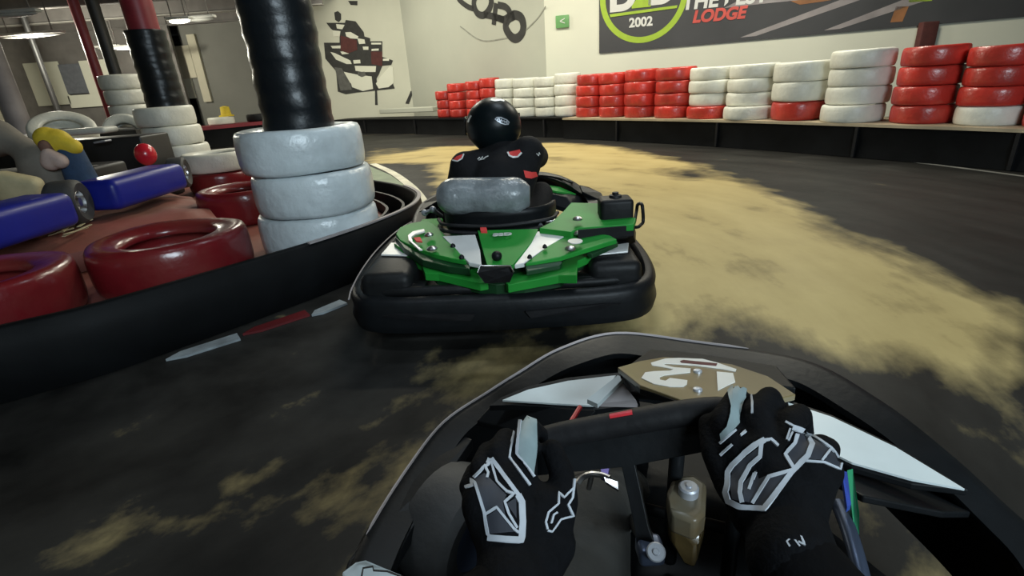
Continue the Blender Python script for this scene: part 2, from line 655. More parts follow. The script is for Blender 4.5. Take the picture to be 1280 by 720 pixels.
def text_mesh(body, size, depth=.004, shear=0, bold=0.0, spacing=1.0):
    cu = bpy.data.curves.new('t', 'FONT')
    cu.body = body
    cu.size = size
    cu.extrude = depth / 2
    cu.offset = bold
    cu.shear = shear
    cu.space_character = spacing
    cu.align_x = 'CENTER'
    cu.align_y = 'CENTER'
    o = bpy.data.objects.new('t', cu)
    link(o)
    dg = bpy.context.evaluated_depsgraph_get()
    me = bpy.data.meshes.new_from_object(o.evaluated_get(dg))
    bpy.data.objects.remove(o)
    bm = bmesh.new()
    bm.from_mesh(me)
    return bm


def put_text(name, body, size, origin, xdir, ydir, mt, parent=None, **kw):
    bm = text_mesh(body, size, **kw)
    x = Vector(xdir).normalized()
    y = Vector(ydir)
    y = (y - x * y.dot(x)).normalized()
    mm = Matrix((x, y, x.cross(y))).transposed().to_4x4()
    mm.translation = Vector(origin)
    bmesh.ops.transform(bm, matrix=mm, verts=bm.verts)
    return mesh_obj(name, bm, mt, parent, smooth=False, is_world=True)


def structure(o):
    o['kind'] = 'structure'
    return o


# ================================================================== SETTING
# floor, with the worn sand-coloured area stored as an attribute
sand_bright = [
    [(460, 185), (560, 183), (640, 181), (690, 178), (760, 183), (860, 202), (950, 232), (1020, 268), (1095, 306), (1180, 350),
     (1275, 385), (1278, 500), (1180, 466), (1060, 452), (950, 440), (860, 425), (790, 420), (740, 420), (560, 280), (540, 205), (460, 205)],
]
sand_faint = [
    [(400, 575), (470, 555), (520, 590), (480, 660), (420, 650)],
    [(600, 425), (740, 420), (640, 465), (560, 505), (530, 480)],
    [(470, 560), (560, 500), (620, 480), (560, 540), (500, 600)],
    [(180, 660), (260, 590), (310, 600), (230, 690)],
    [(330, 600), (390, 590), (380, 630), (320, 650)],
    [(510, 640), (560, 610), (590, 660), (560, 720), (500, 720)],
    [(1060, 600), (1150, 640), (1230, 700), (1130, 718), (1060, 700)],
    [(1150, 480), (1278, 560), (1278, 640), (1180, 560)],
    [(1000, 480), (1140, 540), (1110, 560), (990, 500)],
    [(640, 455), (780, 455), (780, 475), (650, 475)],
]
sand_dark = [
    [(830, 211), (880, 212), (892, 222), (845, 225)],
    [(460, 182), (560, 178), (520, 190), (462, 196)],
    [(900, 400), (960, 395), (1010, 440), (920, 430)],
    [(930, 425), (1080, 445), (1200, 470), (1278, 540), (1278, 590), (1150, 500), (1000, 455)],
    [(860, 395), (900, 385), (960, 410), (1040, 450), (960, 440), (900, 425)],
]


def floor_pt(poly):
    return [tuple(G(x, y).xy) for x, y in poly]


SB = [floor_pt(p) for p in sand_bright]
SF = [floor_pt(p) for p in sand_faint]
SD = [floor_pt(p) for p in sand_dark]
bm = bmesh.new()
nx, ny = 240, 260
X0, X1, Y0, Y1 = -14.0, 13.0, -3.0, 26.0


def warp(a, n, lo, hi, mid, dens):
    t = a / n
    return lo + (hi - lo) * t


xs = sorted(set([round(X0 + .5 * i, 3) for i in range(int((-4 - X0) / .5))] + [round(-4 + .07 * i, 3) for i in range(130)] + [round(5.1 + .5 * i, 3) for i in range(17)]))
ys = sorted(set([round(Y0 + .5 * i, 3) for i in range(6)] + [round(.0 + .07 * i, 3) for i in range(160)] + [round(11.3 + .5 * i, 3) for i in range(30)]))
grid = [[bm.verts.new((x, y, 0)) for x in xs] for y in ys]
for j in range(len(ys) - 1):
    for i in range(len(xs) - 1):
        bm.faces.new((grid[j][i], grid[j][i + 1], grid[j + 1][i + 1], grid[j + 1][i]))
floor = mesh_obj('floor', bm, M['floor'], smooth=False)
structure(floor)
att = floor.data.attributes.new('sand', 'FLOAT', 'POINT')
vals = []
for v in floor.data.vertices:
    q = (v.co.x, v.co.y)
    s = 0.04
    # worn track line softened by averaging over a small neighbourhood
    R = .16
    acc = 0
    for ox, oy in ((0, 0), (R, 0), (-R, 0), (0, R), (0, -R), (R * .7, R * .7), (-R * .7, R * .7), (R * .7, -R * .7), (-R * .7, -R * .7)):
        p = (q[0] + ox, q[1] + oy)
        a = 0.0
        if any(inside(p, w) for w in SB):
            a = .98
        elif any(inside(p, w) for w in SF):
            a = .74
        if any(inside(p, w) for w in SD):
            a = min(a, .28)
        if any(inside(p, w) for w in SF):
            a = max(a, .66)
        acc += a
    vals.append(max(s, acc / 9))
att.data.foreach_set('value', vals)


def wall(name, a, b, z0, z1, mt, th=.15):
    a, b = Vector((*a, 0)), Vector((*b, 0))
    d = (b - a)
    n = Vector((-d.y, d.x, 0)).normalized()
    bm = bmesh.new()
    c = (a + b) / 2 + n * th / 2
    rot = Matrix.Rotation(math.atan2(d.y, d.x), 4, 'Z')
    box(bm, (c.x, c.y, (z0 + z1) / 2), (d.length, th, z1 - z0), rot)
    return structure(mesh_obj(name, bm, mt, smooth=False))


WC = Vector((1.0, 11.25, 0))      # corner between the banner wall and the wall with the name
wall('wall_back', (WC.x, WC.y), (12.8, 7.9), 0, 4.5, M['wall3'])
wall('wall_middle', (-2.35, 14.9), (WC.x, WC.y), 0, 4.5, M['wall2'])
wall('wall_mural', (-6.2, 15.723), (-2.35, 14.9), 0, 4.5, M['wall'])
wall('wall_mural_dim', (-8.9, 16.3), (-6.2, 15.723), 0, 4.5, M['dimwall'])  # same wall as the mural, its dimness put into the colour
wall('wall_far', (-13.9, 24), (-8.9, 24), 0, 4.5, M['hallwall'])
wall('wall_recess', (-8.9, 24), (-8.9, 16.3), 0, 4.5, M['hallwall'])
wall('wall_left', (-13.9, -3), (-13.9, 24), 0, 4.5, M['hallwall'])
wall('wall_rear', (12.8, -2.9), (-13.9, -2.9), 0, 4.5, M['hallwall'])
wall('wall_right', (12.8, 7.9), (12.8, -2.9), 0, 4.5, M['wall2'])
bm = bmesh.new()
box(bm, (-.5, 10.5, 4.55), (27, 27.2, .1))
structure(mesh_obj('ceiling', bm, M['ceiling'], smooth=False))
# low deck over the far left of the hall with its cross beams
bm = bmesh.new()
box(bm, (-9.0, 15.5, 3.46), (9.8, 16, .12))
box(bm, (-4.6, 11.2, 3.46), (1.2, 7.4, .12))
structure(mesh_obj('ceiling_deck', bm, M['ceiling'], smooth=False))
for i, yy in enumerate((8.2, 10.2, 12.2, 14.2, 15.9, 18.2, 20.6, 23.2)):
    t = thing('ceiling_beam', '%s grey steel beam under the dark deck at far left' % ['nearest', 'second nearest', 'third nearest', 'fourth nearest', 'fourth farthest', 'third farthest', 'second farthest', 'farthest'][i], 'beam', (-9, yy, 3.2), 0, 'steel beams under the deck')
    bm = bmesh.new()
    box(bm, (0, 0, .03), (9.8, .03, .34))
    box(bm, (0, 0, .19), (9.8, .16, .025))
    mesh_obj('web', bm, M['beam'], t, smooth=False)
    bm = bmesh.new()
    box(bm, (0, 0, -.15), (9.8, .18, .025))
    mesh_obj('flange', bm, M['flange'] if i % 2 else M['beam'], t, smooth=False)

# floor lines
def strip(name, pts, w, mt, z=.004, n=6):
    bm = bmesh.new()
    p = smooth_path([Vector((a[0], a[1], z / 2)) for a in pts], n)
    sweep(bm, p, [(-w / 2, -z / 2 + .0005), (w / 2, -z / 2 + .0005), (w / 2, z / 2), (-w / 2, z / 2)])
    return structure(mesh_obj(name, bm, mt, smooth=False))


# ------------------------------------------------------------------ barriers with tyre stacks
BAR = [(-4.6, 14.9), (-3.2, 13.9), (-1.65, 12.45), (-.2, 11.05), (1.15, 9.72)]
BAR2 = [(1.12, 9.62), (2.15, 8.35), (3.2, 6.85), (4.05, 5.35), (4.62, 4.2), (5.15, 2.7), (5.5, 1.2), (5.6, -.6)]


def offset(pts, d):
    fr = frames([Vector((*p, 0)) if len(p) == 2 else Vector(p) for p in pts])
    return [(Vector((p[0], p[1], 0)) - Vector((f[1].x, f[1].y, 0)).normalized() * d) for p, f in zip(pts, fr)]


def barrier(name, label, base, h, depth, ledge_m, side=1, n=8, ledge=.03):
    t = thing(name, label, 'barrier', (base[0][0], base[0][1], 0))
    p = smooth_path([Vector((*q, 0)) for q in base], n)
    bm = bmesh.new()
    lo = [(0, .004), (-.02 * side, h * .5), (0, h), (-depth * side, h), (-depth * side, .004)]
    sweep(bm, p, lo)
    mesh_obj('rubber_face', bm, M['belt'], t, is_world=True, angle=25)
    bm = bmesh.new()
    sweep(bm, p, [(.018 * side, h), (.018 * side, h + ledge), (-depth * side, h + ledge), (-depth * side, h)])
    mesh_obj('ledge_board', bm, ledge_m, t, is_world=True, smooth=False)
    # seams between the rubber panels
    for k in range(6, len(p) - 1, n):
        a, b = p[k], p[k + 1]
        d = (b - a).normalized()
        s = Vector((d.y, -d.x, 0)) * side
        bm = bmesh.new()
        box(bm, (a + s * .008 + Vector((0, 0, h * .5))), (.03, .03, h * .96), Matrix.Rotation(math.atan2(d.y, d.x), 4, 'Z'))
        mesh_obj('joint_strap', bm, M['rubber'], t, is_world=True, smooth=False)
    return t


LED = .355
barrier('track_barrier', 'low black rubber barrier at the far bend below white tyre stacks', BAR, .33, .68, M['belt'], 1)
barrier('track_barrier', 'long low black barrier with tan board edge along the right bend', BAR2, .33, .72, M['wood'], 1)


def tyre_profile(R, w, r_in, bulge=.02):
    """closed (r, z) outline of a tyre lying flat"""
    h = w / 2
    pr = [(r_in, -h * .60), (r_in + .03, -h * .88), (R * .88, -h), (R * .955, -h * .94), (R * .985, -h * .78), (R, -h * .45),
          (R * 1.003, 0), (R, h * .45), (R * .985, h * .78), (R * .955, h * .94), (R * .88, h), (r_in + .03, h * .88), (r_in, h * .60),
          (r_in + .015, h * .5), (R * .82, h * .4), (R * .86, 0), (R * .82, -h * .4), (r_in + .015, -h * .5)]
    return pr


TYRES = {}


def tyre_mesh(R, w, key, seed, treads=3):
    k = (round(R, 3), round(w, 3), seed)
    if k in TYRES:
        return TYRES[k]
    bm = bmesh.new()
    seg = 44
    pr = tyre_profile(R, w, R * .56)
    # tread grooves
    lathe(bm, pr, seg, closed=True)
    for v in bm.verts:
        d = Vector((v.co.x, v.co.y, 0))
        if d.length > R * .5:
            f = noise.noise(Vector((v.co.x * 3.1, v.co.y * 3.1, seed * 7.7)))
            v.co += d.normalized() * f * .016
            v.co.z *= 1 + f * .06
    bmesh.ops.recalc_face_normals(bm, faces=bm.faces)
    me = bpy.data.meshes.new('car_tyre')
    bm.to_mesh(me)
    bm.free()
    me.polygons.foreach_set('use_smooth', [True] * len(me.polygons))
    TYRES[k] = me
    return me


TM = {}


def car_tyre(x, y, z, R, w, mk, label, group, tilt=None, seed=None):
    seed = random.randint(0, 3) if seed is None else seed
    base = tyre_mesh(R, w, mk, seed)
    kk = (id(base), mk)
    if kk not in TM:
        me = base.copy()
        me.materials.append(M[mk])
        TM[kk] = me
    o = bpy.data.objects.new('car_tyre', TM[kk])
    link(o)
    o.location = (x, y, z + w / 2)
    o.rotation_euler = tilt or (0, 0, random.uniform(0, 6.28))
    return tag(o, label, 'tyre', group)


ORD = ['first', 'second', 'third', 'fourth', 'fifth', 'sixth', 'seventh', 'eighth', 'ninth', 'tenth', 'eleventh', 'twelfth', 'thirteenth', 'fourteenth', 'fifteenth', 'sixteenth', 'seventeenth', 'eighteenth', 'nineteenth', 'twentieth']
LEVEL = {1: ['only'], 2: ['bottom', 'top'], 3: ['bottom', 'middle', 'top'], 4: ['bottom', 'second lowest', 'second highest', 'top'],
         5: ['bottom', 'second lowest', 'middle', 'second highest', 'top']}


def curve_at_px(base, off, px, zmid):
    """point on the offset barrier line that lies in the direction px"""
    p = smooth_path(offset(base, off), 14)
    best = None
    for a, b in zip(p, p[1:]):
        for k in range(6):
            q = a.lerp(b, k / 6)
            v = Vector((q.x, q.y, zmid)) - CP
            zz = v.dot(fw)
            if zz <= 0:
                continue
            e = abs(640 + FPX * v.dot(RT) / zz - px)
            if best is None or e < best[0]:
                best = (e, q.copy())
    return best[1]


# (photo x of the stack, colours bottom to top, top height)
far_stacks = [(557, 'RRR', .93), (573, 'RRRR', 1.07), (595, 'RRRR', 1.09), (614, 'RRRR', 1.13), (633, 'WWWW', 1.09),
              (658, 'WWWW', 1.08), (684, 'WWWW', 1.07), (709, 'WWWW', 1.11)]
near_stacks = [(738, 'RRRR', 1.06), (768, 'RRRR', 1.06), (802, 'RRRR', 1.08), (844, 'RRRR', 1.07), (888, 'RWWW', 1.04),
               (940, 'WWWW', 1.04), (1002, 'RWW', 1.03), (1073, 'WWWW', 1.11), (1160, 'RRRR', 1.09), (1246, 'WRRR', 1.05), (1345, 'RRRR', 1.06)]
n_all = 0
for base, stacks, off in ((BAR, far_stacks, -.36), (BAR2, near_stacks, -.345)):
    spots = [curve_at_px(base, -off, st[0], .7) for st in stacks]
    for si, (px, cols, top) in enumerate(stacks):
        q = spots[si]
        near = min((q - o_).length for k_, o_ in enumerate(spots) if k_ != si)
        n = len(cols)
        n_all += 1
        hgt = (top - LED - .008) / n
        R = min(.315, near * .49)
        for k, c in enumerate(cols):
            w = hgt * (1.0 if n > 3 else 1)
            jx, jy = random.uniform(-.010, .010), random.uniform(-.010, .010)
            if px == 940 and k == 0:
                jx, jy = -.06, -.05
            if px == 888 and k == 0:
                jx, jy = -.03, -.03
            if px == 1073 and k == 0:
                jx, jy = -.05, -.04
            name = {'R': 'red', 'W': 'white'}[c]
            pos = LEVEL[n][k]
            lab = '%s tyre, %s in the %s outer barrier stack from the left' % (name, pos, ORD[n_all - 1])
            car_tyre(q.x + jx, q.y + jy, LED + .002 + k * hgt, R, w * .995, {'R': 'red_t', 'W': 'white_t'}[c], lab, 'painted tyres stacked on the outer barrier')

# floor lines beside the barrier
strip('trim_1', [tuple(G(x, y).xy) for x, y in ((470, 163.5), (540, 163.5), (600, 164), (655, 164), (715, 166))], .05, M['linegrey'])
strip('trim_2', [tuple(G(x, y).xy) for x, y in ((716, 162), (732, 164), (747, 166.5))], .07, M['cream'])
strip('trim_3', [tuple(G(x, y).xy) for x, y in ((880, 175), (940, 181), (1010, 188), (1110, 199), (1200, 210), (1290, 222))], .04, M['linegrey'])
strip('trim_4', [tuple(G(x, y).xy) for x, y in ((940, 181.3), (975, 184), (1010, 187.7))], .08, M['cream'], z=.008)

# island outer line: white with green infill at the far end, white and red paint on the near side
far_line = [(466, 205), (490, 216), (512, 232), (526, 248), (531, 262), (530, 272)]
strip('trim_5', [tuple(G(x, y).xy) for x, y in far_line], .10, M['cream'], z=.006)
bm = bmesh.new()
slab(bm, [Vector((*G(x, y).xy, .003)) for x, y in ((462, 208), (488, 219), (510, 235), (524, 252), (526, 262), (500, 262), (462, 250))], .002)
structure(mesh_obj('trim_6', bm, M['greenfloor'], smooth=False))

# ------------------------------------------------------------------ island
ISL = [(-3.7, -.4), (-2.9, .75), (-2.25, 1.5), (-1.92, 1.74), (-1.69, 1.90), (-1.43, 2.17), (-1.16, 2.48), (-.98, 2.70), (-.80, 2.98), (-.66, 3.28), (-.61, 3.55), (-.66, 3.88), (-.90, 4.3), (-1.4, 4.8), (-2.1, 5.35), (-2.9, 5.9), (-4.2, 6.6), (-5.8, 7.3)]
t = thing('island_barrier', 'low black rubber barrier curving around the left island of red tyres', 'barrier', (-1.6, 2.0, 0))
p = smooth_path([Vector((*q, 0)) for q in ISL], 10)
bm = bmesh.new()
sweep(bm, p, [(0, .003), (.03, .10), (.012, .2), (.0, .29), (-.012, .30), (-.035, .30), (-.045, .29), (-.045, .003)])
mesh_obj('rubber_face', bm, M['belt'], t, is_world=True, angle=60)
bm = bmesh.new()
pi = [q - Vector((f[1].x, f[1].y, 0)) * .12 for q, f in zip(p, frames(p))]
sweep(bm, pi[50:130], [(0, .0), (0, .24), (-.02, .24), (-.02, .0)])
mesh_obj('inner_band', bm, M['plastic2'], t, is_world=True, angle=60)
bm = bmesh.new()
sweep(bm, [q - Vector((f[1].x, f[1].y, 0)) * .24 for q, f in zip(p, frames(p))][56:124], [(0, .0), (0, .22), (-.02, .22), (-.02, .0)])
mesh_obj('inner_band', bm, M['plastic2'], t, is_world=True, angle=60)
bm = bmesh.new()
sweep(bm, p[66:118], [(.006, .297), (.006, .306), (-.02, .306), (-.02, .297)])
mesh_obj('edge_trim', bm, M['bgrey'], t, is_world=True)
# painted segments at the foot
for nm, a, b, mk, dd in (('white', (208, 452), (300, 424), 'kerbwhite', 0), ('red', (304, 420), (386, 394), 'redline', 0), ('white', (390, 396), (432, 380), 'kerbwhite', 0)):
    A, B = G(*a), G(*b)
    bm = bmesh.new()
    d = (B - A).normalized()
    s = Vector((-d.y, d.x, 0))
    slab(bm, [A + Vector((0, 0, .012)), A.lerp(B, .25) - s * .025 + Vector((0, 0, .012)), B - s * .02 + Vector((0, 0, .012)), B + s * .055 + Vector((0, 0, .012)), A.lerp(B, .2) + s * .04 + Vector((0, 0, .012))], .011)
    o = mesh_obj('kerb_marking', bm, M[mk], smooth=False)
    tag(o, {'(208, 452)': 'bluish white kerb paint on the floor, leftmost at the island foot', '(304, 420)': 'dark red kerb paint between two white ones at the island foot',
            '(390, 396)': 'pale kerb paint beside the rear left corner of the green kart'}[str(a)], 'kerb marking', 'painted kerb markings')

# ground inside the island
bm = bmesh.new()
inner = [q - Vector((f[1].x, f[1].y, 0)) * .27 for q, f in zip(p, frames(p))]
poly = inner[::4]
poly = [Vector((q.x, q.y, .148)) for q in poly]
slab(bm, poly, .143)
o = mesh_obj('island_platform', bm, M['tarp'], smooth=False)
tag(o, 'dusty red brown platform inside the left island barrier', 'platform')


# ------------------------------------------------------------------ pillar with its tyres
def pillar(label, x, y, r, wrap_top, red_top, label_p):
    t = thing('pillar', label, 'pillar', (x, y, .148))
    bm = bmesh.new()
    prof = []
    zz = .0
    H = 4.35 - .0
    k = 0
    while zz < wrap_top - .148:
        prof.append((r + .004 * math.sin(k * 1.9) + .008 * noise.noise(Vector((zz * 3, x, 0))), zz))
        zz += .035
        k += 1
    prof.append((r, wrap_top - .148))
    lathe(bm, prof, 28)
    for v in bm.verts:
        f = noise.noise(Vector((v.co.x * 6, v.co.y * 6, v.co.z * 7 + x)))
        v.co.x *= 1 + f * .035
        v.co.y *= 1 + f * .035
    o = mesh_obj('black_wrap', bm, M['wrap'], t)
    if red_top:
        bm = bmesh.new()
        lathe(bm, [(r * .78, wrap_top - .16), (r * .78, H - .2)], 24)
        mesh_obj('red_post', bm, M['redpaint'], t)
    return t


PX, PY = -1.145, 3.09
pillar('thick pillar wrapped in glossy black foil standing in the nearest white tyres', PX, PY, .188, 4.35, False, '')
for k, (dx, dy) in enumerate(((-.01, .03), (.015, .01), (-.02, 0))):
    car_tyre(PX + dx, PY + dy, .15 + k * .238, .345, .236, 'white_t2', 'big bluish white tyre, %s of the nearest stack around the black pillar' % ['bottom', 'middle', 'top'][k], 'white tyres around the nearest pillar', seed=k)
# red tyres lying in front
for (x, y, R, lab, sd) in ((-1.80, 2.66, .378, 'dark red glossy tyre lying flat left of the nearest white stack', 1),
                           (-2.36, 2.13, .378, 'dark red tyre lying flat at the left edge of the picture', 2),
                           (-2.95, 1.55, .385, 'dark red tyre partly outside the left edge of the picture', 3),
                           (-2.05, 4.05, .33, 'red tyre lying flat behind the nearest white stack', 0)):
    car_tyre(x, y, .15, R, .25, 'dred_t', lab, 'dark red tyres lying inside the island', seed=sd)

# second pillar farther along the island
P2 = G(212, 178, .35)
P2 = Vector((P2.x, P2.y, 0)) * 1.0
P2x, P2y = -3.95, 6.3
q = D(211, 140, 6.5)
P2x, P2y = q.x, q.y
tp = pillar('red post wrapped in black foil below, left of the thick pillar', P2x, P2y, .20, D(190, 38, 6.5).z, True, '')
for k in range(4):
    car_tyre(P2x + [.06, .04, .0, -.03][k], P2y - .04, .15 + k * .216, .31, .214, 'white_t', 'cream white tyre, %s of the stack around the red and black post' % LEVEL[4][k], 'white tyres around the second pillar', seed=k % 3)
q = D(268, 186, 5.6)
car_tyre(q.x, q.y, .15, .33, .20, 'dred_t', 'red tyre under a cream one behind the thick pillar', 'dark red tyres lying inside the island', seed=1)
car_tyre(q.x, q.y, .352, .33, .19, 'white_t', 'cream tyre lying on a red one behind the thick pillar', 'white tyres around the second pillar', seed=2)
q3 = D(160, 125, 8.6)
lean = D(152, 104, 8.6) - D(163, 145, 8.6)
for k in range(7):
    car_tyre(q3.x + .012 * (k % 2), q3.y, .005 + k * .2135, .30, .212, 'white_t', 'pale tyre, %s of the tall stack just left of the black wrapped post' % ['bottom', 'second lowest', 'third lowest', 'middle', 'third highest', 'second highest', 'top'][k], 'white tyres in the distant left stack', seed=k % 3)
q4 = D(150, 157, 8.6)
q = D(154, 151, 7.5)
car_tyre(q.x, q.y, q.z - .3, .30, .19, 'white_t', 'white tyre standing on edge on the dark block before the tall pale stack', 'white tyres on the dark block', tilt=(1.40, 0, .25), seed=1)

# dusty red cloth
CLOTH_Z = .335
bm = bmesh.new()
a0 = [(-3.25, 2.28), (-2.74, 2.66), (-2.22, 3.12), (-1.95, 3.45)]
a1 = [(-4.15, 2.7), (-3.8, 3.7), (-3.45, 4.7), (-2.75, 4.5)]
rows = []
for i in range(25):
    t = i / 24
    A = smooth_path([Vector((*q, 0)) for q in a0], 8)
    B = smooth_path([Vector((*q, 0)) for q in a1], 8)
    row = []
    for j in range(25):
        q = A[i].lerp(B[i], j / 24)
        f = noise.noise(Vector((q.x * 2.3, q.y * 2.3, 3))) * .045 + noise.noise(Vector((q.x * 7, q.y * 7, 1))) * .014
        e = min(i, 24 - i, j) / 5
        row.append(Vector((q.x, q.y, CLOTH_Z + f - (0.05 * max(0, 1 - e)) ** 1)))
    rows.append(row)
top = [[bm.verts.new(v) for v in r] for r in rows]
bot = [[bm.verts.new((v.x, v.y, .152)) for v in r] for r in rows]
for i in range(24):
    for j in range(24):
        bm.faces.new((top[i][j], top[i + 1][j], top[i + 1][j + 1], top[i][j + 1]))
        bm.faces.new((bot[i][j], bot[i][j + 1], bot[i + 1][j + 1], bot[i + 1][j]))
for i in range(24):
    for j in (0, 24):
        bm.faces.new((top[i][j], bot[i][j], bot[i + 1][j], top[i + 1][j]))
        bm.faces.new((top[j][i], bot[j][i], bot[j][i + 1], top[j][i + 1]))
o = mesh_obj('covered_tyre_row', bm, M['tarp'])
tag(o, 'dusty red brown sheet covering the row between red tyres and blue kart', 'sheet')

# ------------------------------------------------------------------ blue display kart on the island


def kart_wheel(name, parent, c, axis, R, w, outward, rim_m='steel', seg=32):
    c = Vector(c)
    ax = Vector(axis).normalized()
    mm = align(ax, c)
    bm = bmesh.new()
    h = w / 2
    lathe(bm, [(R * .5, -h * .8), (R * .82, -h), (R * .96, -h * .8), (R, -h * .45), (R, h * .45), (R * .96, h * .8), (R * .82, h), (R * .5, h * .8)], seg, mm, closed=True)
    o = mesh_obj(name, bm, M['tyre'], parent, is_world=True)
    bm = bmesh.new()
    lathe(bm, [(R * .52, -h * .7), (R * .52, h * .72), (R * .47, h * .78), (R * .42, h * .35), (R * .2, h * .3), (R * .19, h * .75), (0.0001, h * .78)], seg, mm)
    r = mesh_obj('rim', bm, M[rim_m], o, is_world=False)
    bmtmp = r.data
    bmtmp.transform(world(parent).inverted() if parent else Matrix())
    return o


w1 = D(86, 254, 3.25)
w2 = D(224, 216, 4.35)
dk = thing('display_kart', 'old blue race kart parked on the red sheet inside the island', 'kart', (w1.x, w1.y, CLOTH_Z))
ax = (w2 - w1).normalized()
outd = Vector((ax.y, -ax.x, 0)).normalized()
axl = (outd * .95 + ax * .35).normalized()
kart_wheel('wheel', dk, w1, axl, .142, .17, 1)
kart_wheel('wheel', dk, w2, axl, .125, .13, 1)
bm = bmesh.new()
rot = Matrix.Rotation(math.atan2(ax.y, ax.x), 4, 'Z')
L = (w2 - w1).length
c = w1.lerp(w2, .50) + Vector((0, 0, .0)) + outd * .03
rot2 = rot @ Matrix.Rotation(-math.asin(ax.z), 4, 'Y')
rbox(bm, c, (L - .34, .30, .20), .05, rot2, 4)
mesh_obj('side_pod', bm, M['blue'], dk, is_world=True)
bm = bmesh.new()
q = D(8, 278, 2.78)
rbox(bm, q, (.62, .30, .20), .05, rot2, 4)
mesh_obj('front_pod', bm, M['blue'], dk, is_world=True)
bm = bmesh.new()
tube(bm, [w1 - outd * .1 - Vector((0, 0, .06)), w1.lerp(w2, .5) - outd * .12 - Vector((0, 0, .08)), w2 - outd * .1 - Vector((0, 0, .05))], .016)
tube(bm, [w1 - outd * .08, w1 - outd * .6], .014)
tube(bm, [w2 - outd * .08, w2 - outd * .6], .014)
mesh_obj('frame_tube', bm, M['dsteel'], dk, is_world=True)
# yellowish mat with straw under the front wheel
bm = bmesh.new()
c = G(80, 288, CLOTH_Z + .02)
for k in range(14):
    a = random.uniform(-.6, .6) + math.atan2(ax.y, ax.x)
    l = random.uniform(.05, .12)
    cc = c + Vector((random.uniform(-.12, .12), random.uniform(-.1, .1), random.uniform(0, .015)))
    box(bm, cc, (l * 2, .018, .004), Matrix.Rotation(a, 4, 'Z') @ Matrix.Rotation(random.uniform(-.1, .1), 4, 'Y'))
o = mesh_obj('wood_chips', bm, M['cushion'], smooth=False)
tag(o, 'scattered pale wood chips on the sheet under the blue kart wheel', 'wood chips', kind='stuff')

# black cabinets and things behind the kart
bm = bmesh.new()
q = D(126, 192, 5.2)
rbox(bm, (q.x, q.y + .15, .15 + (q.z + .14 - .15) / 2), (.95, .45, q.z + .14 - .15), .02)
o = mesh_obj('speaker_cabinet', bm, M['darkbox'])
tag(o, 'black box with small handles standing behind the blue kart', 'cabinet')
for i, (px, py) in enumerate(((125, 178), (122, 206))):
    bm = bmesh.new()
    c = D(px, py, 4.95)
    tube(bm, [c + Vector((-.06, .06, 0)), c + Vector((-.05, .0, 0)), c + Vector((.05, 0, .01)), c + Vector((.06, .06, .01))], .009)
    h = mesh_obj('handle', bm, M['bolt'], o, is_world=False)
bm = bmesh.new()
q = D(30, 212, 4.3)
rbox(bm, (q.x, q.y + .2, .48), (1.1, .4, .24), .03)
o = mesh_obj('low_cabinet', bm, M['darkbox'])
tag(o, 'black low box behind the doll at the left edge', 'box')
# grey-tan canvas roll
bm = bmesh.new()
q = D(5, 180, 4.1)
cl = [Vector((q.x - .9, q.y, q.z - .35)), Vector((q.x - .45, q.y, q.z + .0)), Vector((q.x - .05, q.y, q.z + .05)), Vector((q.x + .22, q.y - .05, q.z - .10)), Vector((q.x + .34, q.y - .1, q.z - .34))]
pp = smooth_path(cl, 6)
tube(bm, pp, [.12 + .03 * math.sin(i * .7) for i in range(len(pp))], 18)
o = mesh_obj('canvas_roll', bm, M['tan'])
tag(o, 'grey tan canvas roll arched over a black box at left edge', 'canvas roll')
# doll
dc = D(78, 190, 4.0)
dl = thing('toy_doll', 'small doll in a yellow hood and dark blue coat behind the blue kart', 'doll', (dc.x, dc.y, .336))
zt = D(60, 164, 4.0).z
body_h = dc.z
bones = [((dc.x + .06, dc.y + .02, .40), .115, (dc.x + .04, dc.y + .02, dc.z - .0), .085)]
flesh('coat', bones, M['bluecloth'], dl, .012, 4, ells=[((dc.x + .06, dc.y + .02, .43), (.14, .12, .10), None)])
hood = [((dc.x - .07, dc.y, dc.z + .10), .085, (dc.x + .09, dc.y, dc.z + .03), .06)]
flesh('hood', hood, M['yellow'], dl, .01, 4, ells=[((dc.x - .03, dc.y + .01, dc.z + .07), (.12, .09, .10), None)])
flesh('face', [((dc.x - .045, dc.y - .07, dc.z + .055), .045, (dc.x - .035, dc.y - .075, dc.z + .02), .04)], M['brownface'], dl, .008, 3)
flesh('beard', [((dc.x - .02, dc.y - .10, dc.z - .01), .05, (dc.x - .03, dc.y - .10, dc.z - .06), .06), ((dc.x - .02, dc.y - .10, dc.z - .01), .05, (dc.x + .03, dc.y - .09, dc.z - .055), .055)], M['skinpink'], dl, .008, 3)
# cream cushion
bm = bmesh.new()
q = D(24, 236, 3.55)
rbox(bm, (q.x, q.y, q.z), (.26, .14, .20), .05, Matrix.Rotation(.35, 4, 'Y') @ Matrix.Rotation(.2, 4, 'Z'), 4)
o = mesh_obj('cushion', bm, M['cushion'])
tag(o, 'cream cushion leaning behind the blue pod at the left edge', 'cushion')
# red ball
bm = bmesh.new()
q = D(182, 193, 4.55)
sphere(bm, q, .082, (1, 1, 1.12))
lathe(bm, [(.018, -.115), (.02, -.1), (.0001, -.085)], 12, Matrix.Translation(q))
o = mesh_obj('balloon', bm, M['redball'])
tag(o, 'shiny red balloon beside the black box and cream tyres', 'balloon')
bm = bmesh.new()
tube(bm, [q - Vector((0, 0, .12)), (q.x + .01, q.y, .6 * q.z), (q.x, q.y, .15)], .006, 6)
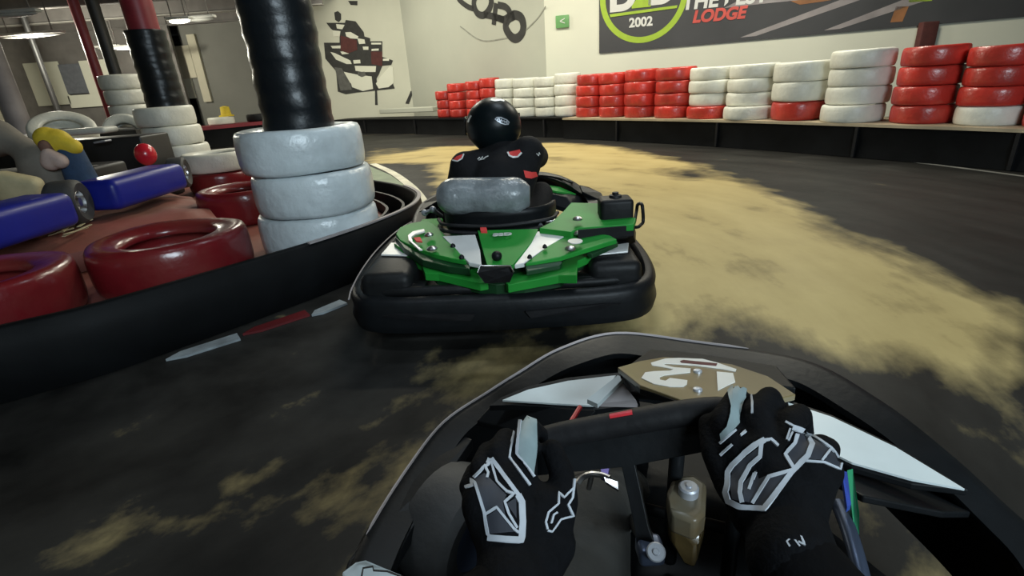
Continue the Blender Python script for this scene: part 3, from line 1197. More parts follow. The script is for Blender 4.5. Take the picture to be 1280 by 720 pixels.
# white lying shapes behind
q = D(78, 160, 6.6)
bm = bmesh.new()
pp = [Vector((q.x - .3, q.y, q.z - .12)), Vector((q.x - .15, q.y, q.z + .03)), Vector((q.x + .1, q.y, q.z + .04)), Vector((q.x + .35, q.y, q.z - .1))]
car_tyre(q.x, q.y, q.z - .15, .34, .2, 'white_t', 'white tyre tilted behind the yellow hooded doll', 'white tyres on the dark block', tilt=(.5, .2, .3), seed=1)
q = D(106, 164, 6.2)
bm = bmesh.new()
rbox(bm, q, (.62, .25, .07), .03)
o = mesh_obj('white_board', bm, M['white_t'])
tag(o, 'white board lying on the dark block behind the black box', 'board')
bm = bmesh.new()
q = D(120, 170, 6.9)
zt = D(120, 166, 6.9).z
box(bm, (q.x - .75, q.y + .75, zt / 2), (2.4, 1.3, zt))
o = mesh_obj('storage_block', bm, M['darkbox'])
tag(o, 'large dark block carrying white tyres behind the blue kart', 'storage block')

# ------------------------------------------------------------------ far left hall
# low dark barrier with red tyres lying along it
lb = [tuple(G(x, y, 0).xy) for x, y in ((60, 200), (210, 178), (330, 168), (450, 162.5))]
LB = [(-8.5, 9.6), (-7.2, 10.8), (-6.3, 12.0), (-5.6, 13.6), (-4.9, 15.0)]
barrier('track_barrier', 'low dark barrier with red cap far behind the black pillar', [(-12.5, 10.2), (-9.0, 11.6), (-6.6, 13.2), (-4.75, 14.75)], .42, .7, M['redpaint'], 1, ledge=.08)
for i, (px, Y, c, nm) in enumerate(((208, 14, 'dred_t', 'dark red'), (232, 14.2, 'dred_t', 'dull red'), (258, 14.5, 'rubber', 'bare black'), (281, 14.8, 'white_t', 'white'), (305, 15.1, 'rubber', 'black rubber'))):
    pass
fl = [(-8.3, 12.35), (-7.55, 12.9), (-6.85, 13.4), (-6.15, 13.95), (-5.45, 14.55)]
for i, ((x, y), (c, nm)) in enumerate(zip(fl, (('dred_t', 'dark red'), ('rubber', 'bare black'), ('white_t', 'small white'), ('rubber', 'plain black rubber'), ('dred_t', 'glossy red')))):
    car_tyre(x, y, .505, .3, .17, c, '%s tyre lying on the red capped barrier, %s from the left' % (nm, ORD[i]), 'tyres on the far left barrier', seed=i % 3)
bm = bmesh.new()
q = D(292, 117, 13.6)
lathe(bm, [(.17, 0), (.17, .03), (.12, .04), (.10, .22), (.03, .24), (.0001, .24)], 20, Matrix.Translation((-6.7, 13.42, .68)))
o = mesh_obj('yellow_beacon', bm, M['yellow'])
tag(o, 'small yellow beacon on the far tyres left of the thick pillar', 'beacon')

# pale panels and doors on the far wall of the hall, seen between dark posts
for i, (xa, xb, za, zb, mk, nm, lab, cat) in enumerate((
        (28, 72, 78, 133, 'wall', 'wall_panel', 'pale beige panel on the far left wall, leftmost', 'panel'),
        (98, 134, 75, 118, 'wall3', 'wall_panel', 'bright cream panel right of the blue grey door', 'panel'),
        (72, 100, 80, 118, 'greydoor', 'door_panel', 'blue grey door between two pale panels at far left', 'door'),
        (84, 134, 118, 134, 'wall3', 'wall_panel', 'low cream panel below the blue grey door', 'panel'))):
    Yp = 15.8
    a, b = D(xa, za, Yp), D(xb, za, Yp)
    c, d = D(xb, zb, Yp), D(xa, zb, Yp)
    z1, z0 = (a.z + b.z) / 2, (c.z + d.z) / 2
    bm = bmesh.new()
    box(bm, ((a.x + b.x) / 2, Yp, (z0 + z1) / 2), (b.x - a.x, .06, z1 - z0))
    o = mesh_obj(nm, bm, M[mk], smooth=False, bevel=.01)
    tag(o, lab, cat)
# partition the panels are fixed on
wall('wall_partition', (-13.8, 15.85), (-8.9, 15.85), 0, 3.4, M['beam'], th=.1)
# pilaster and lower white strip on the mural wall left of the thick pillar
for (xa, xb, ya, yb, mk, nm, lab, cat, th_) in ((246, 256, 42, 128, 'hallwall', 'pilaster', 'narrow brown pilaster on the wall left of the thick pillar', 'pilaster', .08), (211, 243, 99, 124, 'wall3', 'wall_panel', 'small white board low on the wall left of the yellow beacon', 'panel', .05),
                                                 (200, 243, 58, 99, 'hallwall', 'shutter', 'grey brown shutter above the small white board', 'shutter', .06)):
    cs = [on_plane(x, y, Vector((-8.9, 16.3, 0)), Vector((-1.4, -6.55, 0)).normalized()) for x, y in ((xa, ya), (xb, ya), (xb, yb), (xa, yb))]
    zt_, zb_ = (cs[0].z + cs[1].z) / 2, (cs[2].z + cs[3].z) / 2
    c0, c1 = (cs[0] + cs[3]) / 2, (cs[1] + cs[2]) / 2
    bm = bmesh.new()
    dd_ = c1 - c0
    box(bm, ((c0.x + c1.x) / 2, (c0.y + c1.y) / 2 - th_ / 2, (zt_ + zb_) / 2), (Vector((dd_.x, dd_.y)).length, th_, zt_ - zb_), Matrix.Rotation(math.atan2(dd_.y, dd_.x), 4, 'Z'))
    o = mesh_obj(nm, bm, M[mk], smooth=False)
    tag(o, lab, cat)
# thin dark post and red post in front of the panels
for i, (px, Y, r, mk, lab) in enumerate(((128, 11.5, .09, 'redpaint', 'thin dark red post left of the black wrapped post'), (150, 10.4, .10, 'darkbox', 'thin black post just left of the red and black one'), (6, 9.0, .16, 'bgrey', 'grey post at the left edge of the picture'), (62, 13.0, .06, 'darkbox', 'slim black post before the pale panels'))):
    q = D(px, 110, Y)
    bm = bmesh.new()
    lathe(bm, [(r * 1.5, 0.002), (r * 1.5, .04), (r, .05), (r, 3.36)], 20, Matrix.Translation((q.x, q.y, 0)))
    o = mesh_obj('slim_post', bm, M[mk])
    tag(o, lab, 'post')
# lamps of the hall
for i, (px, py, Y, l, e) in enumerate(((225, 28, 10.0, .35, 1), (20, 20, 9.2, .7, 0), (158, 61, 14.2, .6, 1), (40, 46, 12, 1.3, 0), (135, 61, 14.4, .5, 0), (250, 26, 10.4, .5, 0))):
    q = D(px, py, Y)
    z = q.z
    t = thing('deck_lamp', ['bright oval lamp under the deck, left of the thick pillar', 'blurred pale lamp at the upper left corner', 'small bright lamp beyond the black wrapped post', 'long faint tube lamp at upper left', 'small dim lamp above the cream panel', 'pale tube lamp just right of the bright oval lamp'][i], 'lamp', (q.x, q.y, z))
    bm = bmesh.new()
    rbox(bm, (0, 0, .06), (l + .06, .14, .05), .015)
    mesh_obj('lamp_housing', bm, M['housing'], t)
    bm = bmesh.new()
    sphere(bm, (0, 0, .02), .06, (l / .12, 1, .6))
    mesh_obj('lamp_glass', bm, M['lamp'] if e else M['housing'], t)
    bm = bmesh.new()
    for s in (-1, 1):
        box(bm, (s * l * .35, 0, (3.4 - z) / 2 + .04), (.015, .015, max(.02, 3.4 - z - .08)))
    mesh_obj('hanger', bm, M['beam'], t)
    if i in (0, 2, 3):
        ld = bpy.data.lights.new('deck_lamp_light', 'POINT')
        ld.energy = {0: 9, 2: 50, 3: 330}[i]  # strongest one is added at an unlit lamp to brighten the pale panels
        ld.color = WARM
        ld.shadow_soft_size = .1
        lo = bpy.data.objects.new('light', ld)
        link(lo, t)
        lo.location = (0, 0, -.12)
# unseen window added behind the karts to light the faces turned to it
x_, y_, z_, w_, h_, e_, c_ = REAR_FILL
bm = bmesh.new()
box(bm, (x_, -2.86, z_), (w_, .02, h_))
win = structure(mesh_obj('window_added', bm, M['sky'], smooth=False))
bm = bmesh.new()
for sx in (-1, 0, 1):
    box(bm, (x_ + sx * w_ / 2, -2.84, z_), (.05, .05, h_ + .05))
for sz in (-1, 1):
    box(bm, (x_, -2.84, z_ + sz * h_ / 2), (w_, .05, .05))
mesh_obj('added_frame', bm, M['housing'], win, smooth=False)
ld = bpy.data.lights.new('rear_fill', 'AREA')
ld.shape = 'RECTANGLE'
ld.size, ld.size_y, ld.energy, ld.color = w_, h_, e_, c_
lo = bpy.data.objects.new('light', ld)
link(lo, win)
lo.location = (x_, y_, z_)
lo.rotation_euler = (math.radians(83), 0, math.radians(8))
# skylight
q = D(272, 2, 8.0)
bm = bmesh.new()
box(bm, (q.x, q.y, 3.36), (.95, .5, .03))
structure(mesh_obj('window_1', bm, M['sky'], smooth=False))

# ------------------------------------------------------------------ ceiling lamps over the track
for i, (x, y, z, sx, sy, wt, colr, spr) in enumerate(LAMPS):
    t = thing('ceiling_light', 'white ceiling lamp over the track, %s' % ['above the green kart', 'right of the green kart', 'before the corner of the walls', 'before the banner', 'before the wall with lettering', 'before the mural', 'added bluish fill ahead of the near kart', 'small added fill above the near kart'][i], 'ceiling light', (x, y, z), 0, 'ceiling lights above the track')
    bm = bmesh.new()
    box(bm, (0, 0, .05), (sx + .08, sy + .06, .06))
    for s in (-1, 1):
        box(bm, (s * sx * .4, 0, .08 + (4.5 - z - .08) / 2), (.02, .02, max(.02, 4.5 - z - .09)))
    mesh_obj('lamp_housing', bm, M['housing'], t, smooth=False)
    ld = bpy.data.lights.new('ceiling_light', 'AREA')
    ld.shape = 'RECTANGLE'
    ld.size = sx
    ld.size_y = sy
    ld.energy = wt
    ld.color = colr
    ld.spread = math.radians(spr)
    lo = bpy.data.objects.new('light', ld)
    link(lo, t)
    lo.location = (0, 0, .0)

# ------------------------------------------------------------------ banner
A = Vector((WC.x, WC.y, 0))
B = Vector((12.8, 7.9, 0))
wd = (B - A).normalized()
wn = Vector((wd.y, -wd.x, 0)).normalized()


PB = A + wn * .03


def wp(px, py, off=.0):
    return on_plane(px, py, A + wn * (.03 + off), wn)


bn = thing('banner', 'large dark advertising banner with lime ring logo on the back wall', 'banner', (wp(748, 66).x, wp(748, 66).y, 0))
bl = wp(749, 66.5)
br = wp(1279, 21)
bz = (bl.z + br.z) / 2
ztop = 4.0
rx = bl + wd * 9.5
rx = bl + wd * min(9.5, (B - bl).dot(wd) - .1)
bm = bmesh.new()
slope = (br.z - bl.z) / (br - bl).length
slab(bm, [bl, Vector((rx.x, rx.y, bl.z + slope * (rx - bl).length)), Vector((rx.x, rx.y, ztop)), Vector((bl.x, bl.y, ztop))], .02, -wn)
mesh_obj('banner_cloth', bm, M['banner'], bn, is_world=True, smooth=False)
UPW = Vector((0, 0, 1))
# ring logo
cx = wp(803, -5, .004)
left, right, bot = wp(750, 0, .004), wp(860, -8, .004), wp(797, 54, .004)
ra_ = (right - left).length / 2
cc = (left + right) / 2
rb_ = ra_
cz = bot.z + ra_
cc = Vector((cc.x, cc.y, cz))
bm = bmesh.new()
N = 64
o1, o2 = [], []
for i in range(N):
    a = 2 * PI * i / N
    e = wd * math.cos(a) + UPW * math.sin(a)
    o1.append(cc + e * ra_)
    o2.append(cc + e * ra_ * .87)
va = [bm.verts.new(q) for q in o1]
vb = [bm.verts.new(q) for q in o2]
vc = [bm.verts.new(q - wn * .006) for q in o1]
vd = [bm.verts.new(q - wn * .006) for q in o2]
for i in range(N):
    j = (i + 1) % N
    bm.faces.new((va[i], va[j], vb[j], vb[i]))
    bm.faces.new((va[i], vc[i], vc[j], va[j]))
    bm.faces.new((vb[i], vb[j], vd[j], vd[i]))
mesh_obj('ring_logo', bm, M['lime'], bn, is_world=True)
bm = bmesh.new()
la, lb_ = wp(764, 20, .005), wp(846, 8, .005)
lz = (la.z + lb_.z) / 2 - .0
slab(bm, [wp(763, 21.5, .012), wp(846, 10, .012), wp(847, 6.5, .012), wp(762, 18, .012)], .008, -wn)
mesh_obj('logo_bar', bm, M['lime'], bn, is_world=True, smooth=False)
for ch, px, py, mk, sz in (('D', 778, -3, 'white', .66), ('2', 802, -8, 'lime', .66), ('D', 827, -12, 'white', .66)):
    q = wp(px, py, .006)
    put_text('logo_letter', ch, sz, q, wd, UPW, M[mk], bn, bold=.03, depth=.008)
put_text('logo_year', '2002', .215, wp(801, 28, .006), wd, UPW, M['bgrey'] if 0 else M['white'], bn, bold=.008, depth=.006)
put_text('slogan', 'LODGE', .27, wp(898, 19, .006), wd, UPW, M['bred'], bn, bold=.012, shear=.2, depth=.006)
put_text('slogan', 'THE BEST', .34, wp(905, -1, .006), wd, UPW, M['white'], bn, bold=.012, shear=.1, depth=.006)
# printed streaks
for (pl, mk) in (([(925, 47), (945, 45), (1075, 0), (1050, 0)], 'bgrey'), ([(1030, 38), (1050, 36), (1160, 0), (1128, 0)], 'bgrey'),
                 ([(905, 10), (960, 4), (1000, 0), (925, 0)], 'bgrey'), ([(1113, 28), (1128, 27), (1136, 8), (1120, 8)], 'bbrown'),
                 ([(1000, 6), (1040, 0), (985, 0)], 'bbrown'), ([(1136, 3), (1165, 1), (1165, -10), (1136, -10)], 'lime')):
    bm = bmesh.new()
    slab(bm, [wp(x, y, .004) for x, y in pl], .004, -wn)
    mesh_obj('printed_streak', bm, M[mk], bn, is_world=True, smooth=False)
# pipe/dark stain post under the banner
q = wp(1158, 45, .05)
bm = bmesh.new()
rbox(bm, (q.x, q.y, .75), (.28, .12, 1.5), .02)
o = mesh_obj('wall_box', bm, M['dredink'])
tag(o, 'dark brown duct on the wall below the banner above red tyres', 'duct')

# exit sign
a = on_plane(705, 26, A + wn * .02, wn)
bm = bmesh.new()
rot = Matrix.Rotation(math.atan2(wd.y, wd.x), 4, 'Z')
q = wp(703, 27, .0)
rbox(bm, q, (.26, .03, .22), .008, rot)
es = mesh_obj('exit_sign', bm, M['signgreen'])
tag(es, 'small green exit sign on the white wall left of the banner', 'sign')
put_text('arrow', '<', .2, wp(703, 27, .02), wd, UPW, M['white'], es, depth=.004)

# ------------------------------------------------------------------ painted name on the middle wall
A2, B2 = Vector((-2.35, 14.9, 0)), Vector((WC.x, WC.y, 0))
md = (B2 - A2).normalized()
mn = Vector((md.y, -md.x, 0)).normalized()


def mp_(px, py, off=.01):
    return on_plane(px, py, A2 + mn * off, mn)


nmo = thing('wall_lettering', 'black painted name slanting down the grey wall', 'lettering', (mp_(610, 10).x, mp_(610, 10).y, 0))


def wall_strokes(name, strokes, pf, n, mt, parent):
    bm = bmesh.new()
    for w, pl in strokes:
        P = smooth_path([pf(x, y) for x, y in pl], 6)
        rings = []
        for i, q in enumerate(P):
            a = P[max(0, i - 1)]
            b = P[min(len(P) - 1, i + 1)]
            s = (b - a).normalized().cross(n) * w / 2
            rings.append([bm.verts.new(v) for v in (q + s, q - s, q - s - n * .006, q + s - n * .006)])
        for a, b in zip(rings, rings[1:]):
            for k in range(4):
                bm.faces.new((a[k], a[(k + 1) % 4], b[(k + 1) % 4], b[k]))
        bm.faces.new(rings[0])
        bm.faces.new(rings[-1])
    return mesh_obj(name, bm, mt, parent, is_world=True, smooth=False)


wall_strokes('letter_e', [(.11, [(570, -8), (574, 0), (584, 8), (592, 11)])], mp_, mn, M['ink'], nmo)
wall_strokes('letter_c', [(.14, [(605, -8), (596, -6), (592, 4), (596, 16), (604, 19), (611, 12), (614, 2), (612, -6)])], mp_, mn, M['ink'], nmo)
wall_strokes('letter_p', [(.13, [(617, 31), (618, 20), (620, 4)]), (.13, [(622, 6), (632, 9), (637, 17), (630, 24), (618, 21)])], mp_, mn, M['ink'], nmo)
wall_strokes('letter_bar', [(.13, [(604, 18), (618, 21), (634, 27)])], mp_, mn, M['ink'], nmo)
wall_strokes('letter_o', [(.17, [(643, 19), (635, 24), (632, 34), (638, 45), (645, 48), (652, 42), (654, 32), (651, 22), (643, 18.5), (638, 21)])], mp_, mn, M['ink'], nmo)
cr = wall_strokes('wall_crack', [(.025, [(575, 33), (600, 50), (625, 49), (650, 42), (670, 25), (682, 8)])], lambda x, y: mp_(x, y, .008), mn, M['crack'], nmo)

# ------------------------------------------------------------------ mural on the left wall
A3, B3 = Vector((-8.9, 16.3, 0)), Vector((-2.35, 14.9, 0))
ud = (B3 - A3).normalized()
un = Vector((ud.y, -ud.x, 0)).normalized()


def up_(px, py, off=.01):
    return on_plane(px, py, A3 + un * off, un)


mu = thing('wall_mural', 'black and white mural of a crouching racer on the pale wall', 'mural', (up_(450, 110).x, up_(450, 110).y, 0))


def mural(name, polys, mt, off):
    bm = bmesh.new()
    for pl in polys:
        slab(bm, [up_(380 + x / 4.5, y / 4.5, off) for x, y in pl], .006, -un)
    mesh_obj(name, bm, mt, mu, is_world=True, smooth=False)


mural('mural_figure', [
    [(170, 70), (190, 62), (208, 78), (208, 110), (195, 125), (175, 112)],
    [(125, 128), (230, 128), (235, 112), (290, 120), (335, 180), (340, 205), (372, 215), (372, 232), (440, 232), (440, 320), (500, 340), (490, 365), (440, 370), (420, 420), (400, 455),
     (500, 470), (510, 498), (300, 520), (235, 530), (190, 515), (180, 400), (120, 330), (112, 240), (200, 240), (200, 200), (150, 160)],
    [(248, 5), (300, 5), (300, 30), (262, 28)],
    [(398, 440), (408, 440), (414, 590), (400, 590)],
    [(570, 582), (600, 512), (618, 508), (590, 584)],
], M['ink'], .010)
mural('mural_highlight', [
    [(232, 182), (262, 180), (306, 205), (300, 218), (262, 216), (238, 204)],
    [(150, 258), (205, 256), (205, 272), (160, 272)], [(204, 290), (244, 288), (252, 302), (214, 306)],
    [(148, 292), (172, 298), (260, 340), (268, 360), (240, 360), (180, 335)],
    [(285, 370), (405, 372), (402, 405), (330, 405), (290, 398)],
    [(215, 402), (300, 420), (380, 430), (388, 500), (330, 512), (270, 490), (265, 470), (220, 435)],
    [(404, 470), (430, 430), (482, 372), (500, 378), (505, 466), (475, 490), (420, 498)],
    [(160, 170), (205, 175), (200, 205), (165, 205)], [(180, 135), (228, 140), (215, 165), (185, 160)],
    [(300, 215), (340, 222), (344, 245), (310, 248)], [(276, 338), (315, 336), (318, 356), (280, 358)],
    [(378, 240), (434, 240), (434, 250), (378, 250)], [(380, 275), (420, 273), (420, 284), (380, 286)], [(330, 262), (362, 262), (362, 280), (334, 280)],
    [(444, 330), (478, 330), (478, 342), (444, 342)],
], M['wall3'], .014)
mural('mural_shade', [[(205, 200), (296, 226), (300, 280), (250, 300), (206, 285)]], M['dredink'], .016)
mural('mural_shade', [[(376, 290), (440, 290), (440, 372), (380, 360)]], M['dredink'], .016)
mural('mural_grey', [[(172, 378), (212, 384), (262, 470), (268, 505), (205, 510)]], M['ink2'], .016)
mural('mural_grey', [[(302, 405), (340, 403), (350, 425), (325, 434), (303, 424)]], M['ink2'], .016)
# pale ledge at the foot of the wall
bm = bmesh.new()
for (xa, xb, mk) in ((478, 545, 0),):
    a, b = D(xa, 138, 14.6), D(xb, 137, 13.6)
    box(bm, ((a + b) / 2), ((b - a).length, .25, .12), Matrix.Rotation(math.atan2((b - a).y, (b - a).x), 4, 'Z'))
o = mesh_obj('bench_slab', bm, M['wall2'], smooth=False, bevel=.02)
tag(o, 'low pale slab on the far barrier below the mural wall', 'slab')

# ================================================================== KARTS


def nose_fairing(root, panel_m, strip_m, main='plastic', wings=True, dz=0.0):
    """front fairing in kart space; y runs forward, origin under the driver's head"""
    W_ = world(root)

    def T(pts):
        return [W_ @ (Vector(q) + Vector((0, 0, lift))) for q in pts]
    lift = 0.0
    # outer crest: sides, shoulders, front
    crest = [(-.55, .40, .22), (-.585, .55, .235), (-.60, .72, .25), (-.585, .86, .275), (-.52, .97, .30), (-.455, 1.03, .335), (-.375, 1.125, .365), (-.25, 1.22, .38), (-.05, 1.245, .37),
             (.19, 1.215, .375), (.32, 1.10, .365), (.41, .99, .34), (.48, .92, .30), (.535, .84, .275), (.56, .70, .25), (.55, .52, .235), (.52, .38, .22)]
    p = smooth_path(T(crest), 6)

    def sec(t):
        w = .055 + .03 * math.sin(PI * t)
        return [(.0, 0), (.012, -.012), (.016, -.05), (.0, -.20), (-.03, -.205), (-.03, -.06), (-w, -.022), (-w, -.010), (-.02, .0)]
    bm = bmesh.new()
    def bsec(t):
        w = .072 + .035 * max(0, 1 - abs(t - .5) / .16) - .01 * max(0, 1 - abs(abs(t - .5) - .25) / .12)
        return [(.0, 0), (.012, -.012), (.016, -.05), (.0, -.19), (-.03, -.19), (-.03, -.06), (-w, -.022), (-w, -.008), (-.02, .0)][::-1]
    sweep(bm, p[::-1], bsec)
    mesh_obj('bumper_arc', bm, M[main], root, is_world=True, angle=50)
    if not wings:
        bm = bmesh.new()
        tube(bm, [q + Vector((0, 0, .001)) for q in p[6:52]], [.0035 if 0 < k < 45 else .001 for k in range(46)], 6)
        mesh_obj('edge_highlight', bm, M['bgrey'], root, is_world=True)  # grey tube drawn in as the highlight along the crest
    for sg in (-1, 1):
        # wing that carries the pale sticker: front edge behind the open slot
        if not wings:
            continue
        lift = dz
        bm = bmesh.new()
        f = [(sg * .455, .865, .345), (sg * .40, .93, .37), (sg * .32, 1.0, .385), (sg * .20, 1.07, .395), (sg * .12, 1.05, .40), (sg * .17, .93, .40), (sg * .25, .84, .385), (sg * .36, .80, .36)]
        slab(bm, T(f), .02)
        b2 = [(sg * .50, .86, .30), (sg * .455, .865, .345), (sg * .36, .80, .36), (sg * .25, .84, .385), (sg * .24, .80, .33), (sg * .42, .72, .28)]
        slab(bm, T(b2), .03)
        mesh_obj('wing', bm, M[main], root, is_world=True, smooth=False, bevel=.004)
        bm = bmesh.new()
        s1 = [(sg * .425, .875, .3625), (sg * .33, .975, .3945), (sg * .215, 1.045, .4055), (sg * .16, 1.04, .408), (sg * .225, .905, .4025), (sg * .30, .865, .3885)]
        slab(bm, T(s1), .012)
        o = mesh_obj('wing_sticker', bm, panel_m, root, is_world=True, smooth=False)
        lift = 0.0
        # slot rim
        bm = bmesh.new()
        sl = smooth_path(T([(sg * .17, 1.13, .355), (sg * .26, 1.12, .35), (sg * .36, 1.03, .345), (sg * .41, .95, .335), (sg * .39, .93, .34), (sg * .33, 1.01, .355), (sg * .22, 1.09, .365)]), 4, closed=True)
        tube(bm, sl, .006, 8, closed=True)
        mesh_obj('slot_rim', bm, strip_m, root, is_world=True)
        # side strut joining wing and arc
        bm = bmesh.new()
        slab(bm, T([(sg * .60, .70, .24), (sg * .59, .87, .27), (sg * .52, .96, .295), (sg * .45, .87, .33), (sg * .46, .80, .30)]), .02)
        mesh_obj('shoulder', bm, M[main], root, is_world=True, smooth=False, bevel=.004)
    # centre tongue from the arc to the number plate
    bm = bmesh.new()
    slab(bm, T([(-.15, 1.20, .365), (.13, 1.20, .365), (.16, 1.04, .40), (-.18, 1.04, .40)]), .03)
    mesh_obj('nose_tongue', bm, M[main], root, is_world=True, smooth=False, bevel=.004)


# ---------------- green kart ahead
K1 = thing('racing_kart', 'green and white rental kart with black bumpers driving ahead', 'kart', (-.055, 1.80, 0), -math.radians(2.5))
K1W = world(K1)


def flat_pts(pts):
    """photo outline (x, y, z guess) laid on the best plane through the guesses"""
    P = [G(*q) for q in pts]
    c = sum(P, Vector()) / len(P)
    sxx = sxy = syy = sxz = syz = 0
    for q in P:
        d = q - c
        sxx += d.x * d.x
        sxy += d.x * d.y
        syy += d.y * d.y
        sxz += d.x * d.z
        syz += d.y * d.z
    det = sxx * syy - sxy * sxy
    a = (sxz * syy - syz * sxy) / det
    b = (syz * sxx - sxz * sxy) / det
    a, b = max(-.9, min(.9, a)), max(-.5, min(.6, b))
    n = Vector((-a, -b, 1)).normalized()
    out = []
    for x, y, z in pts:
        d = ray(x, y)
        out.append(CP + d * ((c - CP).dot(n) / d.dot(n)))
    return out


def kp(name, pts, th, mt, bevel=.003, root=None, sub=None):
    bm = bmesh.new()
    slab(bm, flat_pts(pts), th)
    return mesh_obj(name, bm, M[mt] if isinstance(mt, str) else mt, root or K1, is_world=True, smooth=False, bevel=bevel)


# perimeter bumper
per = [(.60, 1.15), (.665, .9), (.69, .5), (.665, .18), (.60, .035), (.48, -.015), (.25, -.03), (0, -.035), (-.25, -.03), (-.48, -.015), (-.60, .035), (-.665, .18), (-.69, .5), (-.665, .9), (-.60, 1.15)]
p = smooth_path([K1W @ Vector((x * .955, y + .125, 0)) for x, y in per], 6)
bm = bmesh.new()
sweep(bm, p, [(.0, .085), (-.03, .092), (-.04, .13), (-.03, .175), (-.034, .212), (-.014, .236), (.010, .238), (.02, .225), (.015, .16), (.015, .09)])
mesh_obj('perimeter_bumper', bm, M['plastic'], K1, is_world=True, angle=50)
# raised lip across the rear
bm = bmesh.new()
p = smooth_path([K1W @ Vector(q) for q in ((-.57, .20, .235), (-.4, .165, .240), (-.16, .16, .240), (-.04, .18, .225), (.08, .18, .225), (.2, .16, .240), (.4, .165, .240), (.57, .20, .235))], 5)
tube(bm, p, .022, 10)
mesh_obj('rear_lip', bm, M['plastic2'], K1, is_world=True)
# pressed recess on the rear face
for sg in (-1, 1):
    bm = bmesh.new()
    slab(bm, [K1W @ Vector(q) for q in ((sg * .10, .044, .175), (sg * .42, .060, .185), (sg * .48, .072, .175), (sg * .40, .064, .160), (sg * .12, .046, .145))], .012, Vector((0, 1, 0)))
    mesh_obj('bumper_recess', bm, M['rubber'], K1, is_world=True, smooth=False)
# edge highlight on the left of the bumper, drawn in as a pale tube
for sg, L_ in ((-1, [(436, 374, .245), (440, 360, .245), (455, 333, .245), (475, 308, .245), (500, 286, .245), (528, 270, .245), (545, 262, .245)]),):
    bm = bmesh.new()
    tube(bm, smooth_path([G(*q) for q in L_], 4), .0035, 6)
    mesh_obj('bumper_highlight', bm, M['bgrey'], K1, is_world=True)
# floor tray and rear structure
bm = bmesh.new()
slab(bm, [K1W @ Vector(q) for q in ((-.54, .20, .09), (.54, .20, .09), (.60, .6, .09), (.56, 1.2, .09), (.32, 1.9, .08), (-.32, 1.9, .08), (-.56, 1.2, .09), (-.60, .6, .09))], .035)
mesh_obj('floor_tray', bm, M['plastic2'], K1, is_world=True, smooth=False, bevel=.005)
for sg in (-1, 1):
    kart_wheel('rear_wheel', K1, K1W @ Vector((sg * .475, .36, .14)), K1W.to_3x3() @ Vector((sg, 0, 0)), .14, .19, 1)
    kart_wheel('front_wheel', K1, K1W @ Vector((sg * .49, 1.62, .13)), K1W.to_3x3() @ Vector((sg, .15, 0)), .13, .13, 1)
# wheel covers
for sg in (-1, 1):
    bm = bmesh.new()
    rbox(bm, K1W @ Vector((sg * .475, .36, .225)), (.22, .40, .19), .04, Matrix.Rotation(-math.radians(2.5), 4, 'Z'), 4)
    mesh_obj('wheel_cover', bm, M['plastic2'], K1, is_world=True)
    bm = bmesh.new()
    rbox(bm, K1W @ Vector((sg * .36, .20, .24)), (.10, .06, .05), .01, Matrix.Rotation(-math.radians(2.5), 4, 'Z'), 2)
    mesh_obj('cover_bracket', bm, M['belt'], K1, is_world=True)
kp('cover_sticker', [(476, 318, .33), (489, 303, .332), (501, 303, .332), (519, 319, .33)], .008, 'sticker')
kp('cover_sticker', [(742, 318, .33), (760, 307, .332), (786, 303, .332), (785, 314, .33)], .008, 'sticker')
# black cowl under the green panels
kp('rear_cowl', [(494, 299, .345), (515, 285, .36), (550, 284, .38), (600, 291, .37), (672, 289, .37), (715, 287, .37), (766, 298, .35), (722, 326, .32), (700, 345, .29), (655, 353, .28), (620, 356, .27), (598, 353, .28), (545, 342, .29), (530, 327, .32)], .05, 'dgreen')
# green upper panels
kp('green_panel', [(495, 292, .385), (500, 284, .39), (513, 279, .395), (535, 275, .405), (547, 284, .41), (556, 294, .40), (583, 326, .36), (565, 323, .36), (544, 318, .362), (517, 309, .37), (500, 300, .38)], .02, 'green')
kp('green_panel', [(720, 287.5, .405), (762, 294, .40), (771, 299, .39), (732, 311, .375), (700, 321, .365), (670, 327, .36), (657, 329, .355), (684, 308, .38)], .02, 'green')
kp('green_panel', [(714, 253, .46), (750, 254, .46), (752, 270, .45), (795, 272, .435), (792, 280, .43), (724, 285, .425), (714, 290, .415), (674, 285, .42), (690, 277, .43), (704, 264, .45)], .03, 'green')
kp('green_panel', [(597, 288, .405), (673, 286, .405), (664, 303, .39), (641, 331, .35), (609, 331, .35), (603, 310, .38)], .02, 'green')
kp('white_panel', [(553, 295, .395), (594, 293, .40), (600, 312, .38), (602, 331, .345), (586, 328, .352)], .018, 'sticker')
kp('white_panel', [(671, 289, .40), (714, 288, .405), (700, 299, .39), (682, 310, .378), (655, 329, .35), (643, 331, .345), (660, 309, .38)], .018, 'sticker')
# dark trims and lower green band
kp('dark_trim', [(494, 296, .375), (517, 312, .36), (544, 321, .352), (587, 328, .345), (587, 336, .335), (560, 333, .335), (528, 325, .345), (505, 310, .36)], .03, 'dgreen')
kp('dark_trim', [(657, 332, .345), (700, 324, .352), (703, 328, .345), (700, 331, .34), (658, 339, .335)], .02, 'dgreen')
kp('dark_trim', [(733, 314, .36), (771, 301, .375), (773, 303, .37), (740, 318, .35)], .02, 'dgreen')
kp('green_band', [(492, 303, .35), (510, 316, .335), (529, 327, .33), (560, 334, .325), (588, 337, .325), (590, 330, .335), (602, 333, .335), (610, 352, .27), (600, 354, .265), (548, 342, .28), (531, 341, .28), (527, 330, .31), (505, 318, .33)], .035, 'green')
kp('green_band', [(639, 336, .335), (655, 339, .335), (700, 332, .33), (704, 326, .34), (770, 302, .36), (766, 306, .35), (722, 326, .32), (721, 344, .28), (698, 344, .28), (635, 356, .262), (632, 353, .27)], .035, 'green')
